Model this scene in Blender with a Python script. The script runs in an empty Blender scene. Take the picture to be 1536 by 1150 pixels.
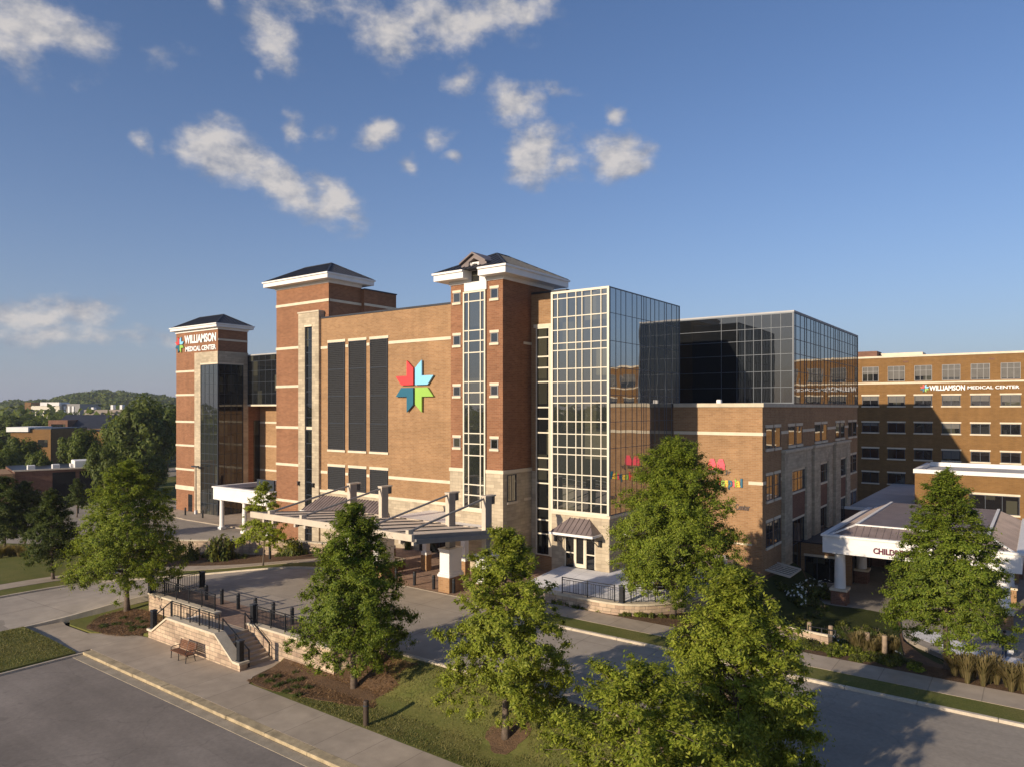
import bpy, bmesh, math, random
import numpy as np
from mathutils import Vector, Matrix
sc = bpy.context.scene
C = sc.collection
rad = math.radians
# ------------------------------------------------------------------ survey
# world axes follow the hospital: +X runs right along its front, +Y goes back from the front,
# z = 0 is the pavement at the glass entrance, the camera hangs 12 m above it.
TH, F, CX, CY, HC = rad(36.38), 1075.0, 768.0, 612.0, 12.0
CT, ST = math.cos(TH), math.sin(TH)
def ray(px, py):
    a = (px-CX)/F
    return (a*CT-ST, a*ST+CT, (CY-py)/F)
def onZ(px, py, z):
    r = ray(px, py); t = (z-HC)/r[2]; return (r[0]*t, r[1]*t)
def onY(px, py, Y):
    r = ray(px, py); t = Y/r[1]; return (r[0]*t, HC+r[2]*t)
def onX(px, py, X):
    r = ray(px, py); t = X/r[0]; return (r[1]*t, HC+r[2]*t)

# ------------------------------------------------------------------ materials
def newmat(name):
    m = bpy.data.materials.new(name); m.use_nodes = True
    nt = m.node_tree; nt.nodes.clear()
    out = nt.nodes.new('ShaderNodeOutputMaterial')
    b = nt.nodes.new('ShaderNodeBsdfPrincipled')
    nt.links.new(b.outputs[0], out.inputs[0])
    return m, nt, b, out
def N(nt, typ, **kw):
    n = nt.nodes.new(typ)
    for k, v in kw.items():
        if k in n.inputs: n.inputs[k].default_value = v
        else: setattr(n, k, v)
    return n
def rgba(c): return (c[0], c[1], c[2], 1.0)
def mix(nt, fac, a, b, mode='MIX'):
    n = nt.nodes.new('ShaderNodeMix'); n.data_type = 'RGBA'; n.blend_type = mode
    for s, v in ((0, fac), (6, a), (7, b)):
        if hasattr(v, 'is_linked'): nt.links.new(v, n.inputs[s])
        elif isinstance(v, (int, float)): n.inputs[s].default_value = v
        else: n.inputs[s].default_value = rgba(v)
    return n.outputs[2]
def math_(nt, op, a, b=0.0, clamp=False):
    n = nt.nodes.new('ShaderNodeMath'); n.operation = op; n.use_clamp = clamp
    for i, v in enumerate((a, b)):
        if hasattr(v, 'is_linked'): nt.links.new(v, n.inputs[i])
        else: n.inputs[i].default_value = v
    return n.outputs[0]
def maprange(nt, v, a, b, c=0.0, d=1.0):
    n = nt.nodes.new('ShaderNodeMapRange'); nt.links.new(v, n.inputs[0])
    for i, x in enumerate((a, b, c, d)): n.inputs[i+1].default_value = x
    return n.outputs[0]
def bump(nt, bsdf, h, strength, dist=0.02):
    n = N(nt, 'ShaderNodeBump', Strength=strength, Distance=dist)
    nt.links.new(h, n.inputs['Height']); nt.links.new(n.outputs[0], bsdf.inputs['Normal'])
def noise(nt, vec, scale, detail=4.0, rough=0.55):
    n = N(nt, 'ShaderNodeTexNoise', Scale=scale, Detail=detail, Roughness=rough)
    nt.links.new(vec, n.inputs['Vector']); return n.outputs['Fac']
def pos(nt): return nt.nodes.new('ShaderNodeNewGeometry').outputs['Position']
def objc(nt): return nt.nodes.new('ShaderNodeTexCoord').outputs['Object']
def uvc(nt): return nt.nodes.new('ShaderNodeTexCoord').outputs['UV']

def M(name, col, rough=0.8, var=0.15, scale=2.0, bmp=0.0, metal=0.0, spec=0.4, fine=0.0):
    m, nt, b, o = newmat(name)
    v = objc(nt)
    n1 = noise(nt, v, scale)
    k = maprange(nt, n1, 0.3, 0.7, 1-var, 1+var)
    if fine:
        k = math_(nt, 'MULTIPLY', k, maprange(nt, noise(nt, v, scale*14, 2.0), 0.3, 0.7, 1-fine, 1+fine))
    cc = nt.nodes.new('ShaderNodeVectorMath'); cc.operation = 'SCALE'
    cc.inputs[0].default_value = col; nt.links.new(k, cc.inputs['Scale'])
    nt.links.new(cc.outputs[0], b.inputs['Base Color'])
    b.inputs['Roughness'].default_value = rough; b.inputs['Metallic'].default_value = metal
    b.inputs['Specular IOR Level'].default_value = spec
    if bmp: bump(nt, b, noise(nt, v, scale*6), bmp)
    return m
def brickM(name, c1, c2, mortar, bw, bh, ms, offset=0.5, big=0.10, rough=0.9, bmp=0.25, bigscale=0.35, freq=2):
    m, nt, b, o = newmat(name)
    t = N(nt, 'ShaderNodeTexBrick', offset=offset, offset_frequency=freq)
    nt.links.new(uvc(nt), t.inputs['Vector'])
    for k, v in (('Scale', 1.0), ('Brick Width', bw), ('Row Height', bh), ('Mortar Size', ms), ('Mortar Smooth', 0.3), ('Bias', 0.0)):
        t.inputs[k].default_value = v
    t.inputs['Color1'].default_value = rgba(c1); t.inputs['Color2'].default_value = rgba(c2); t.inputs['Mortar'].default_value = rgba(mortar)
    p = pos(nt)
    k = maprange(nt, noise(nt, p, bigscale, 5.0), 0.3, 0.7, 1-big, 1+big)
    # weathering in courses: stretched noise, wide and low
    mp = N(nt, 'ShaderNodeMapping'); mp.inputs['Scale'].default_value = (0.25, 0.25, 2.2)
    nt.links.new(p, mp.inputs['Vector'])
    k2 = maprange(nt, noise(nt, mp.outputs[0], 1.0, 3.0), 0.3, 0.7, 1-big*0.8, 1+big*0.8)
    k = math_(nt, 'MULTIPLY', k, k2)
    ms = N(nt, 'ShaderNodeMapping'); ms.inputs['Scale'].default_value = (1.3, 1.3, .07); nt.links.new(p, ms.inputs['Vector'])
    k = math_(nt, 'MULTIPLY', k, maprange(nt, noise(nt, ms.outputs[0], 1.0, 4.0, .6), .35, .65, .94, 1.05))      # rain streaks
    s = nt.nodes.new('ShaderNodeVectorMath'); s.operation = 'SCALE'
    nt.links.new(t.outputs['Color'], s.inputs[0]); nt.links.new(k, s.inputs['Scale'])
    nt.links.new(s.outputs[0], b.inputs['Base Color'])
    b.inputs['Roughness'].default_value = rough; b.inputs['Specular IOR Level'].default_value = 0.25
    if bmp:
        inv = math_(nt, 'SUBTRACT', 1.0, t.outputs['Fac'])
        bump(nt, b, inv, bmp, 0.01)
    return m
def glassM(name, col, ior=2.4, wob=0.02, rough=0.015, room=(.075, .072, .05)):
    m, nt, b, o = newmat(name)
    sn = nt.nodes.new('ShaderNodeVectorMath'); sn.operation = 'SNAP'; nt.links.new(uvc(nt), sn.inputs[0]); sn.inputs[1].default_value = (.98, 2.06, 1)
    wn_ = nt.nodes.new('ShaderNodeTexWhiteNoise'); wn_.noise_dimensions = '3D'; nt.links.new(sn.outputs[0], wn_.inputs['Vector'])
    nt.links.new(mix(nt, maprange(nt, wn_.outputs['Value'], .72, 1.0), col, room), b.inputs['Base Color'])        # dim rooms and blinds behind some panes
    b.inputs['Roughness'].default_value = rough
    b.inputs['IOR'].default_value = ior; b.inputs['Specular IOR Level'].default_value = 0.5
    if wob: bump(nt, b, noise(nt, pos(nt), 0.45, 1.0), wob, 1.0)
    return m

BR_O = brickM('orange_brick', (0.355, 0.204, 0.099), (0.284, 0.157, 0.074), (0.355, 0.252, 0.157), 0.42, 0.14, 0.012, big=0.09)
BR_R = brickM('red_brick', (0.288, 0.132, 0.067), (0.221, 0.095, 0.048), (0.293, 0.183, 0.110), 0.42, 0.14, 0.012, big=0.09)
BR_FAR = brickM('tan_brick', (0.230, 0.121, 0.041), (0.192, 0.098, 0.032), (0.218, 0.139, 0.063), 0.42, 0.14, 0.012, big=0.07)
BR_D = brickM('brown_brick', (0.20, 0.095, 0.06), (0.15, 0.07, 0.045), (0.22, 0.15, 0.11), 0.42, 0.14, 0.012)
STONE = brickM('ashlar_stone', (0.515, 0.426, 0.297), (0.392, 0.319, 0.224), (0.336, 0.280, 0.207), 0.62, 0.26, 0.012, big=0.14, bmp=0.6, freq=3)
STONE_B = brickM('fieldstone', (0.525, 0.399, 0.273), (0.357, 0.252, 0.179), (0.252, 0.200, 0.147), 0.55, 0.24, 0.016, big=0.2, bmp=0.9, freq=3, bigscale=1.5)
TRIM = M('limestone', (0.672, 0.570, 0.420), 0.85, 0.08, 1.2)
COPE = M('limestone_cap', (0.552, 0.471, 0.345), 0.85, 0.12, 1.6, fine=0.1)
WHITE = M('white_paint', (0.782, 0.747, 0.701), 0.6, 0.05, 0.8)
CREAM = M('cream_aluminium', (0.690, 0.621, 0.483), 0.5, 0.05, 1.0)
ROOFD = M('dark_metal_roof', (0.030, 0.032, 0.040), 0.45, 0.2, 1.0)
SEAM = M('bronze_seam_roof', (0.180, 0.140, 0.130), 0.5, 0.2, 0.8, spec=0.5)
DARKAL = M('dark_aluminium', (0.035, 0.042, 0.055), 0.45, 0.1, 1.0)
BLACK = M('black_paint', (0.014, 0.015, 0.018), 0.45, 0.2, 4.0)
LOUV = M('louvre_grey', (0.025, 0.024, 0.023), 0.6, 0.15, 3.0)
GREYM = M('grey_steel', (0.23, 0.215, 0.20), 0.5, 0.08, 2.0)
GREYL = M('light_steel', (0.56, 0.475, 0.37), 0.55, 0.08, 2.0)
MEMB = M('roof_membrane', (0.42, 0.41, 0.40), 0.9, 0.12, 0.4)
GLASS_F = glassM('front_glass', (0.020, 0.022, 0.020), 2.5, 0.008)
GLASS_S = glassM('side_glass', (0.014, 0.020, 0.028), 4.6, 0.012)
GLASS_K = glassM('black_glass', (0.008, 0.009, 0.010), 1.85, 0.012, room=(.012,.012,.012))
GUT = M('gutter_concrete', (0.33, 0.275, 0.20), 0.9, 0.2, 1.2, fine=.12)
MULL = M('blue_grey_mullion', (0.10, 0.115, 0.135), 0.4, 0.08, 1.0)
GLASS_W = glassM('window_glass', (0.012, 0.012, 0.013), 2.0, 0.02)
GLASS_D = glassM('dark_glass', (0.010, 0.011, 0.012), 1.7, 0.01)
def asphaltM(name, base, crack=.55, patch=.16):
    m, nt, b, o = newmat(name); p = pos(nt)
    k = maprange(nt, noise(nt, p, .22, 5.0), .3, .7, 1-patch, 1+patch)
    k = math_(nt, 'MULTIPLY', k, maprange(nt, noise(nt, p, 5.0, 3.0, .7), .3, .7, .90, 1.10))
    mp = N(nt, 'ShaderNodeMapping'); mp.inputs['Scale'].default_value = (.06, 1.1, 1); nt.links.new(p, mp.inputs['Vector'])
    k = math_(nt, 'MULTIPLY', k, maprange(nt, noise(nt, mp.outputs[0], .9, 3.0), .35, .65, .93, 1.08))      # wheel paths along the street
    st = maprange(nt, noise(nt, p, .75, 2.0), .66, .74, 1.0, .80); k = math_(nt, 'MULTIPLY', k, st)             # oil stains
    wv = nt.nodes.new('ShaderNodeVectorMath'); wv.operation = 'ADD'; nz = N(nt, 'ShaderNodeTexNoise', Scale=.8, Detail=4.0); nt.links.new(p, nz.inputs['Vector'])
    nt.links.new(p, wv.inputs[0]); nt.links.new(nz.outputs['Color'], wv.inputs[1])
    v = N(nt, 'ShaderNodeTexVoronoi', Scale=.17); v.feature = 'DISTANCE_TO_EDGE'; nt.links.new(wv.outputs[0], v.inputs['Vector'])
    k = math_(nt, 'MULTIPLY', k, maprange(nt, v.outputs['Distance'], .0, .006, crack, 1.0))
    s = nt.nodes.new('ShaderNodeVectorMath'); s.operation = 'SCALE'; s.inputs[0].default_value = base; nt.links.new(k, s.inputs['Scale'])
    nt.links.new(s.outputs[0], b.inputs['Base Color']); b.inputs['Roughness'].default_value = .93; b.inputs['Specular IOR Level'].default_value = .3
    bump(nt, b, noise(nt, p, 18.0), .25); return m
ASPH = asphaltM('old_asphalt', (0.212, 0.182, 0.156), .82, .20)
DECK = M('tan_deck', (0.829, 0.682, 0.508), 0.7, 0.08, 1.0)
DRIVE = brickM('drive_concrete', (0.385, 0.330, 0.268), (0.365, 0.312, 0.252), (0.25, 0.215, 0.175), 4.2, 4.4, 0.03, offset=0.0, big=0.10, bmp=0.1, bigscale=0.5)
ASPH2 = asphaltM('road_asphalt', (0.30, 0.258, 0.208), .86, .10)
CONC = brickM('concrete_walk', (0.404, 0.330, 0.251), (0.371, 0.302, 0.228), (0.255, 0.21, 0.16), 2.1, 60.0, 0.022, offset=0.0, big=0.12, bmp=0.1, bigscale=0.8)
CONC_W = brickM('pale_concrete', (0.699, 0.676, 0.662), (0.659, 0.635, 0.619), (0.444, 0.428, 0.418), 3.0, 3.0, 0.02, offset=0.0, big=0.07, bmp=0.1, bigscale=0.7)
KERB = M('kerb_concrete', (0.520, 0.442, 0.338), 0.9, 0.15, 1.5, fine=0.1)
KERB_Y = M('worn_yellow_kerb', (0.40, 0.315, 0.19), 0.9, 0.3, 2.2, fine=0.18)
PAVER = brickM('brown_pavers', (0.386, 0.255, 0.177), (0.283, 0.182, 0.131), (0.180, 0.131, 0.100), 0.40, 0.20, 0.012, big=0.12, bmp=0.15)
BARK = M('bark', (0.135, 0.100, 0.075), 0.95, 0.3, 6.0, 0.5)
WOOD = M('bench_wood', (0.145, 0.062, 0.032), 0.6, 0.3, 6.0)
POSTW = M('weathered_post', (0.30, 0.22, 0.15), 0.9, 0.25, 4.0)
ROCK = M('boulder_stone', (0.36, 0.30, 0.24), 0.95, 0.25, 2.5, 0.5)
RED = M('sign_red', (0.72, 0.055, 0.055), 0.4, 0.03, 1.0)
LBLUE = M('sign_light_blue', (0.25, 0.58, 0.82), 0.4, 0.03, 1.0)
DBLUE = M('sign_teal_blue', (0.02, 0.125, 0.19), 0.4, 0.03, 1.0)
GREEN = M('sign_green', (0.30, 0.50, 0.085), 0.4, 0.03, 1.0)
LETTER = M('letter_white', (0.85, 0.84, 0.82), 0.4, 0.02, 1.0)
LDARK = M('letter_dark', (0.10, 0.07, 0.06), 0.5, 0.02, 1.0)
PINK = M('sign_pink', (0.85, 0.10, 0.13), 0.4, 0.03, 1.0)
YEL = M('sign_yellow', (0.85, 0.52, 0.06), 0.4, 0.02, 1.0)
MAROON = M('sign_maroon', (0.104, 0.005, 0.033), 0.4, 0.02, 1.0)

def groundM(name, c1, c2, c3, s1, s2, bmp=0.5):
    m, nt, b, o = newmat(name)
    p = pos(nt)
    a = maprange(nt, noise(nt, p, s1, 5.0), 0.35, 0.65)
    f = maprange(nt, noise(nt, p, s2, 4.0, 0.7), 0.30, 0.70)
    col = mix(nt, a, c1, c2)
    col = mix(nt, math_(nt, 'MULTIPLY', f, 0.75), col, c3)
    nt.links.new(col, b.inputs['Base Color']); b.inputs['Roughness'].default_value = 1.0
    b.inputs['Specular IOR Level'].default_value = 0.1
    bump(nt, b, noise(nt, p, s2*1.5, 3.0, 0.7), bmp, 0.06)
    return m
GRASS = groundM('lawn_grass', (0.135, 0.145, 0.038), (0.206, 0.181, 0.059), (0.083, 0.097, 0.024), 0.55, 9.0)
FIELD = groundM('open_ground', (0.060, 0.070, 0.024), (0.096, 0.089, 0.036), (0.042, 0.050, 0.017), 0.05, 1.2)
MULCH = groundM('pine_straw', (0.215, 0.130, 0.072), (0.15, 0.094, 0.056), (0.075, 0.050, 0.033), 2.2, 11.0, 1.0)
COVER = groundM('ground_cover', (0.046, 0.058, 0.015), (0.065, 0.072, 0.020), (0.023, 0.031, 0.009), 0.9, 9.0, 1.0)

def leafM(name, c1, c2, c3, trans=0.4):
    m, nt, b, o = newmat(name)
    g = nt.nodes.new('ShaderNodeNewGeometry')
    r = N(nt, 'ShaderNodeValToRGB')
    e = r.color_ramp.elements
    e[0].position = 0.0; e[0].color = rgba(c1); e[1].position = 1.0; e[1].color = rgba(c3)
    x = e.new(0.5); x.color = rgba(c2)
    nt.links.new(g.outputs['Random Per Island'], r.inputs[0])
    big = maprange(nt, noise(nt, objc(nt), 0.9, 3.0), 0.3, 0.7, 0.75, 1.25)
    s = nt.nodes.new('ShaderNodeVectorMath'); s.operation = 'SCALE'
    nt.links.new(r.outputs[0], s.inputs[0]); nt.links.new(big, s.inputs['Scale'])
    nt.links.new(s.outputs[0], b.inputs['Base Color'])
    b.inputs['Roughness'].default_value = 0.55; b.inputs['Specular IOR Level'].default_value = 0.25
    t = nt.nodes.new('ShaderNodeBsdfTranslucent')
    s2 = nt.nodes.new('ShaderNodeVectorMath'); s2.operation = 'MULTIPLY'
    nt.links.new(s.outputs[0], s2.inputs[0]); s2.inputs[1].default_value = (1.25, 1.15, 0.5)
    nt.links.new(s2.outputs[0], t.inputs[0])
    mx = nt.nodes.new('ShaderNodeMixShader'); mx.inputs[0].default_value = trans
    nt.links.new(b.outputs[0], mx.inputs[1]); nt.links.new(t.outputs[0], mx.inputs[2])
    nt.links.new(mx.outputs[0], o.inputs[0])
    return m
LEAF = leafM('oak_leaves', (0.111, 0.158, 0.014), (0.195, 0.253, 0.024), (0.321, 0.352, 0.041))
LEAF_M = leafM('deep_oak_leaves', (0.087, 0.130, 0.011), (0.152, 0.207, 0.021), (0.253, 0.289, 0.034))
LEAF_Y = leafM('young_oak_leaves', (0.136, 0.180, 0.017), (0.242, 0.287, 0.029), (0.372, 0.388, 0.055))
LEAF_YY = leafM('yellow_leaves', (0.235, 0.295, 0.03), (0.33, 0.39, 0.045), (0.42, 0.45, 0.07), 0.5)
LEAF_D = leafM('dark_leaves', (0.041, 0.066, 0.013), (0.075, 0.105, 0.019), (0.122, 0.146, 0.029))
LEAF_B = leafM('wood_leaves', (0.062, 0.094, 0.014), (0.105, 0.141, 0.022), (0.167, 0.193, 0.034))
LEAF_S = leafM('shrub_leaves', (0.064, 0.086, 0.015), (0.114, 0.134, 0.024), (0.194, 0.194, 0.037))
STRAW = leafM('ornamental_grass', (0.13, 0.115, 0.04), (0.20, 0.16, 0.065), (0.30, 0.23, 0.11), 0.4)
BLADE = leafM('grass_blades', (0.103, 0.117, 0.030), (0.164, 0.159, 0.046), (0.259, 0.216, 0.079), 0.3)
PETAL = M('white_petals', (0.75, 0.72, 0.60), 0.6, 0.1, 5.0)
REDLEAF = leafM('oak_leaves', (0.060, 0.088, 0.010), (0.105, 0.138, 0.016), (0.175, 0.195, 0.026))

# ------------------------------------------------------------------ mesh helpers
def boxuv(me):
    n = len(me.polygons)
    if not n: return
    uv = me.uv_layers.new(name='UVMap')
    co = np.empty(len(me.vertices)*3); me.vertices.foreach_get('co', co); co = co.reshape(-1, 3)
    nr = np.empty(n*3); me.polygons.foreach_get('normal', nr); nr = np.abs(nr.reshape(-1, 3))
    lt = np.empty(n, int); me.polygons.foreach_get('loop_total', lt)
    li = np.empty(len(me.loops), int); me.loops.foreach_get('vertex_index', li)
    dom = np.repeat(np.argmax(nr + np.array([0, 0.001, 0.3]), axis=1), lt)
    P = co[li]
    U = np.where(dom == 0, P[:, 1], P[:, 0]); V = np.where(dom == 2, P[:, 1], P[:, 2])
    uv.data.foreach_set('uv', np.stack([U, V], 1).ravel())
def link(name, me, parent=None, loc=None):
    o = bpy.data.objects.new(name, me); C.objects.link(o)
    if loc is not None: o.location = loc
    if parent is not None:
        o.parent = parent
        o.matrix_parent_inverse = Matrix.Translation(-Vector(WL.get(parent.name, (0, 0, 0))))
    return o
WL = {}      # where each thing's Empty stands (parts are modelled in world metres)
def tag(o, label=None, cat=None, group=None, kind=None):
    if label: o['label'] = label
    if cat: o['category'] = cat
    if group: o['group'] = group
    if kind: o['kind'] = kind
    return o
def empty(name, loc=(0, 0, 0), label=None, cat=None, group=None, parent=None):
    o = bpy.data.objects.new(name, None); C.objects.link(o); o.location = loc; o.empty_display_size = 0.3
    WL[o.name] = tuple(loc)
    return tag(o, label, cat, group)
class MB:
    def __init__(s): s.v = []; s.f = []; s.mi = []; s.k = 0
    def add(s, vs, fs):
        b = len(s.v); s.v += [tuple(p) for p in vs]; s.f += [tuple(b+i for i in f) for f in fs]; s.mi += [s.k]*len(fs); return s
    def box(s, x0, x1, y0, y1, z0, z1):
        if x0 > x1: x0, x1 = x1, x0
        if y0 > y1: y0, y1 = y1, y0
        if z0 > z1: z0, z1 = z1, z0
        return s.add([(x0,y0,z0),(x1,y0,z0),(x1,y1,z0),(x0,y1,z0),(x0,y0,z1),(x1,y0,z1),(x1,y1,z1),(x0,y1,z1)],
              [(3,2,1,0),(4,5,6,7),(0,1,5,4),(1,2,6,5),(2,3,7,6),(3,0,4,7)])
    def bar(s, a, b, w, h=None):            # a rectangular bar from point a to point b
        a = Vector(a); b = Vector(b); h = h or w; d = (b-a).normalized()
        up = Vector((0,0,1)) if abs(d.z) < 0.95 else Vector((0,1,0))
        r = d.cross(up).normalized()*(w/2); u = r.cross(d).normalized()*(h/2)
        vs = [a-r-u, a+r-u, a+r+u, a-r+u, b-r-u, b+r-u, b+r+u, b-r+u]
        return s.add(vs, [(0,1,2,3),(7,6,5,4),(1,0,4,5),(2,1,5,6),(3,2,6,7),(0,3,7,4)])
    def tube(s, pts, rs, n=8, caps=True):
        vs = []; fs = []
        pts = [Vector(p) for p in pts]
        if not hasattr(rs, '__len__'): rs = [rs]*len(pts)
        for i, p in enumerate(pts):
            d = (pts[min(i+1, len(pts)-1)]-pts[max(i-1, 0)]).normalized()
            up = Vector((1,0,0)) if abs(d.x) < 0.8 else Vector((0,1,0))
            r = d.cross(up).normalized(); u = r.cross(d)
            for k in range(n):
                t = 2*math.pi*k/n; vs.append(p+(r*math.cos(t)+u*math.sin(t))*rs[i])
        for i in range(len(pts)-1):
            for k in range(n):
                k2 = (k+1) % n; fs.append((i*n+k, i*n+k2, (i+1)*n+k2, (i+1)*n+k))
        if caps:
            fs.append(tuple(range(n))[::-1]); fs.append(tuple((len(pts)-1)*n+k for k in range(n)))
        return s.add(vs, fs)
    def cyl(s, x, y, z0, z1, r, r2=None, n=14): return s.tube([(x,y,z0),(x,y,z1)], [r, r if r2 is None else r2], n)
    def prism(s, poly, axis, a, b):         # extrude a polygon of (p, q) along axis: 'y' -> (x,z); 'x' -> (y,z); 'z' -> (x,y)
        n = len(poly)
        def P(p, q, t): return (p, t, q) if axis == 'y' else ((t, p, q) if axis == 'x' else (p, q, t))
        vs = [P(p, q, a) for p, q in poly]+[P(p, q, b) for p, q in poly]
        return s.add(vs, [tuple(range(n)), tuple(range(2*n-1, n-1, -1))]+[(i, n+i, n+(i+1) % n, (i+1) % n) for i in range(n)])
    def build(s, name, m, parent=None, smooth=False, loc=None, bevel=0.0):
        me = bpy.data.meshes.new(name); me.from_pydata(s.v, [], s.f)
        for x in (m if isinstance(m, (list, tuple)) else [m]): me.materials.append(x)
        if isinstance(m, (list, tuple)): me.polygons.foreach_set('material_index', s.mi)
        bm = bmesh.new(); bm.from_mesh(me); bmesh.ops.recalc_face_normals(bm, faces=bm.faces)
        if bevel: bmesh.ops.bevel(bm, geom=bm.edges[:], offset=bevel, segments=1, affect='EDGES', clamp_overlap=True)
        bm.to_mesh(me); bm.free()
        me.update(); boxuv(me)
        if smooth: me.polygons.foreach_set('use_smooth', [True]*len(me.polygons))
        return link(name, me, parent, loc)
def box(name, m, parent, *b, bevel=0.0): return MB().box(*b).build(name, m, parent, bevel=bevel)
def copy_tree(o, parent=None):
    c = o.copy(); C.objects.link(c)
    if parent is not None: c.parent = parent
    for ch in list(o.children): copy_tree(ch, c)
    return c

def surf(name, poly, zf, m, step=2.0, kind='structure', parent=None, skirt=.4):
    """a ground sheet: polygon in plan, cut on a grid, lifted to zf(x, y)"""
    bm = bmesh.new()
    vs = [bm.verts.new((x, y, 0)) for x, y in poly]
    bm.faces.new(vs).normal_update()
    xs = [p[0] for p in poly]; ys = [p[1] for p in poly]
    if callable(zf):
        for ax, lo, hi in ((0, min(xs), max(xs)), (1, min(ys), max(ys))):
            k = math.ceil((lo+1e-3)/step)*step
            while k < hi-1e-3:
                co = [0,0,0]; no = [0,0,0]; co[ax] = k; no[ax] = 1
                bmesh.ops.bisect_plane(bm, geom=bm.verts[:]+bm.edges[:]+bm.faces[:], plane_co=co, plane_no=no)
                k += step
    else:
        z0 = zf; zf = lambda x, y: z0
    bm.normal_update()
    bmesh.ops.triangulate(bm, faces=[f for f in bm.faces if len(f.verts) > 3])
    for v in bm.verts: v.co.z = zf(v.co.x, v.co.y)
    bm.normal_update()
    bmesh.ops.reverse_faces(bm, faces=[f for f in bm.faces if f.normal.z < 0])
    if skirt:
        ed = [e for e in bm.edges if e.is_boundary]
        ex = bmesh.ops.extrude_edge_only(bm, edges=ed)
        for v in ex['geom']:
            if isinstance(v, bmesh.types.BMVert): v.co.z -= skirt
        bm.normal_update()
    me = bpy.data.meshes.new(name); bm.to_mesh(me); bm.free(); me.materials.append(m); boxuv(me)
    o = link(name, me)
    if kind: o['kind'] = kind
    return o
def offset_path(path, d):
    out = []
    for i, p in enumerate(path):
        a = Vector(path[max(i-1, 0)]); b = Vector(path[min(i+1, len(path)-1)])
        t = (b-a).normalized(); out.append((p[0]-t.y*d, p[1]+t.x*d))
    return out
def dense(path, n=6):
    """Catmull-Rom smoothing of a plan path"""
    P = [Vector(p) for p in path]; out = []
    for i in range(len(P)-1):
        p0, p1, p2, p3 = P[max(i-1,0)], P[i], P[i+1], P[min(i+2,len(P)-1)]
        for k in range(n):
            t = k/n
            q = 0.5*((2*p1)+(p2-p0)*t+(2*p0-5*p1+4*p2-p3)*t*t+(3*p1-p0-3*p2+p3)*t**3)
            out.append((q.x, q.y))
    out.append(tuple(P[-1])); return out
def ribbon(mb, path, w0, w1, z0, z1):
    """a solid strip along a path, between offsets w0 and w1, from z0 to z1 (numbers or functions of x, y)"""
    a = offset_path(path, w0); b = offset_path(path, w1)
    f0 = z0 if callable(z0) else (lambda x, y: z0); f1 = z1 if callable(z1) else (lambda x, y: z1)
    vs = []
    for p, q in zip(a, b):
        vs += [(p[0], p[1], f0(*p)), (q[0], q[1], f0(*q)), (q[0], q[1], f1(*q)), (p[0], p[1], f1(*p))]
    fs = []
    for i in range(len(path)-1):
        for k in range(4):
            k2 = (k+1) % 4; fs.append((4*i+k, 4*i+k2, 4*i+4+k2, 4*i+4+k))
    n = 4*(len(path)-1); fs += [(3,2,1,0), (n, n+1, n+2, n+3)]
    return mb.add(vs, fs)
SUN_E, SKY_E, CLOUD_E, EXPO, DUST, OZ = 4.05, 0.094, 0.56, 0.50, 0.7, 3.0
# ------------------------------------------------------------------ terrain levels
U, L = -1.2, -2.5           # drop-off road / lower walk
def sstep(a, b, x):
    t = min(1.0, max(0.0, (x-a)/(b-a))); return t*t*(3-2*t)
def z_up(x, y): return L + (U-L)*sstep(-62.0, -47.5, x)*sstep(18.5, 28.0, y)
def z_lawn(x, y): return L + (U-L)*(sstep(24.3, 27.5, y)+(sstep(22.9, 27.5, y)-sstep(24.3, 27.5, y))*sstep(-31.0, -12.0, x))
def z_right(x, y): return U - 2.55*sstep(40.3, 52.0, y)*sstep(-19.0, -14.0, x)
def z_ground(x, y):
    return -2.9 - 1.1*sstep(-17.5, -15.5, x)*sstep(40.0, 44.0, y)*(1-sstep(140, 260, y))

# open ground: one height-field sheet, fine near the buildings, reaching the horizon
gx = sorted(set([-1600,-1200,-900,-600,-400,-300,-200,-150]+list(range(-130, 70, 4))+[-17.5,-16.5,-15.5]+[80,120,200,400,700,1100,1600]))
gy = sorted(set([-1600,-1200,-900,-500,-300,-200,-120,-80,-50]+list(range(-30, 150, 4))+[41,43]+[160,200,260,300,400,600,900,1200,1600]))
vs = [(x, y, z_ground(x, y)) for y in gy for x in gx]
nx = len(gx)
me = bpy.data.meshes.new('ground')
me.from_pydata(vs, [], [(j*nx+i, j*nx+i+1, (j+1)*nx+i+1, (j+1)*nx+i) for j in range(len(gy)-1) for i in range(nx-1)])
me.materials.append(FIELD); boxuv(me)
link('ground', me)['kind'] = 'structure'

# ---- lower level: parking lot, kerb, walk
surf('parking_lot', [(-45.9,-40),(60,-40),(60,19.2),(-45.9,19.2)], -2.66, ASPH)
mb = MB(); ribbon(mb, [(-45.9,-40),(-45.9,19.45),], 0.0, 0.18, -2.9, -2.55)
mb.build('lawn_edge_kerb', KERB)['kind'] = 'structure'
mb = MB()
x = -45.9
rr = random.Random(4)
while x < 60:                                   # cast in lengths, each a touch out of line
    mb.box(x, min(60, x+2.98), 19.2+rr.uniform(-.012,.012), 19.72+rr.uniform(-.01,.01), -2.95, -2.5+rr.uniform(-.006,.006)); x += 3.0
mb.build('parking_kerb', KERB_Y, bevel=0.02)['kind'] = 'structure'
mb = MB(); x = -45.9
while x < 60: mb.box(x, min(60, x+2.99), 18.62, 19.17, -2.9, -2.64); x += 3.0
mb.build('gutter', GUT)['kind'] = 'structure'
surf('sidewalk', [(-54.2,18.9),(-46.1,18.9),(-46.1,19.72),(60,19.72),(60,22.2),(-33.6,22.2),(-34.3,22.9),(-34.9,25.3),(-36.2,25.3),(-36.2,22.95),(-45.3,22.95),(-47.2,22.5),(-49.5,21.0),(-52.5,20.9),(-53.8,21.2)], -2.5, CONC)

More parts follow.
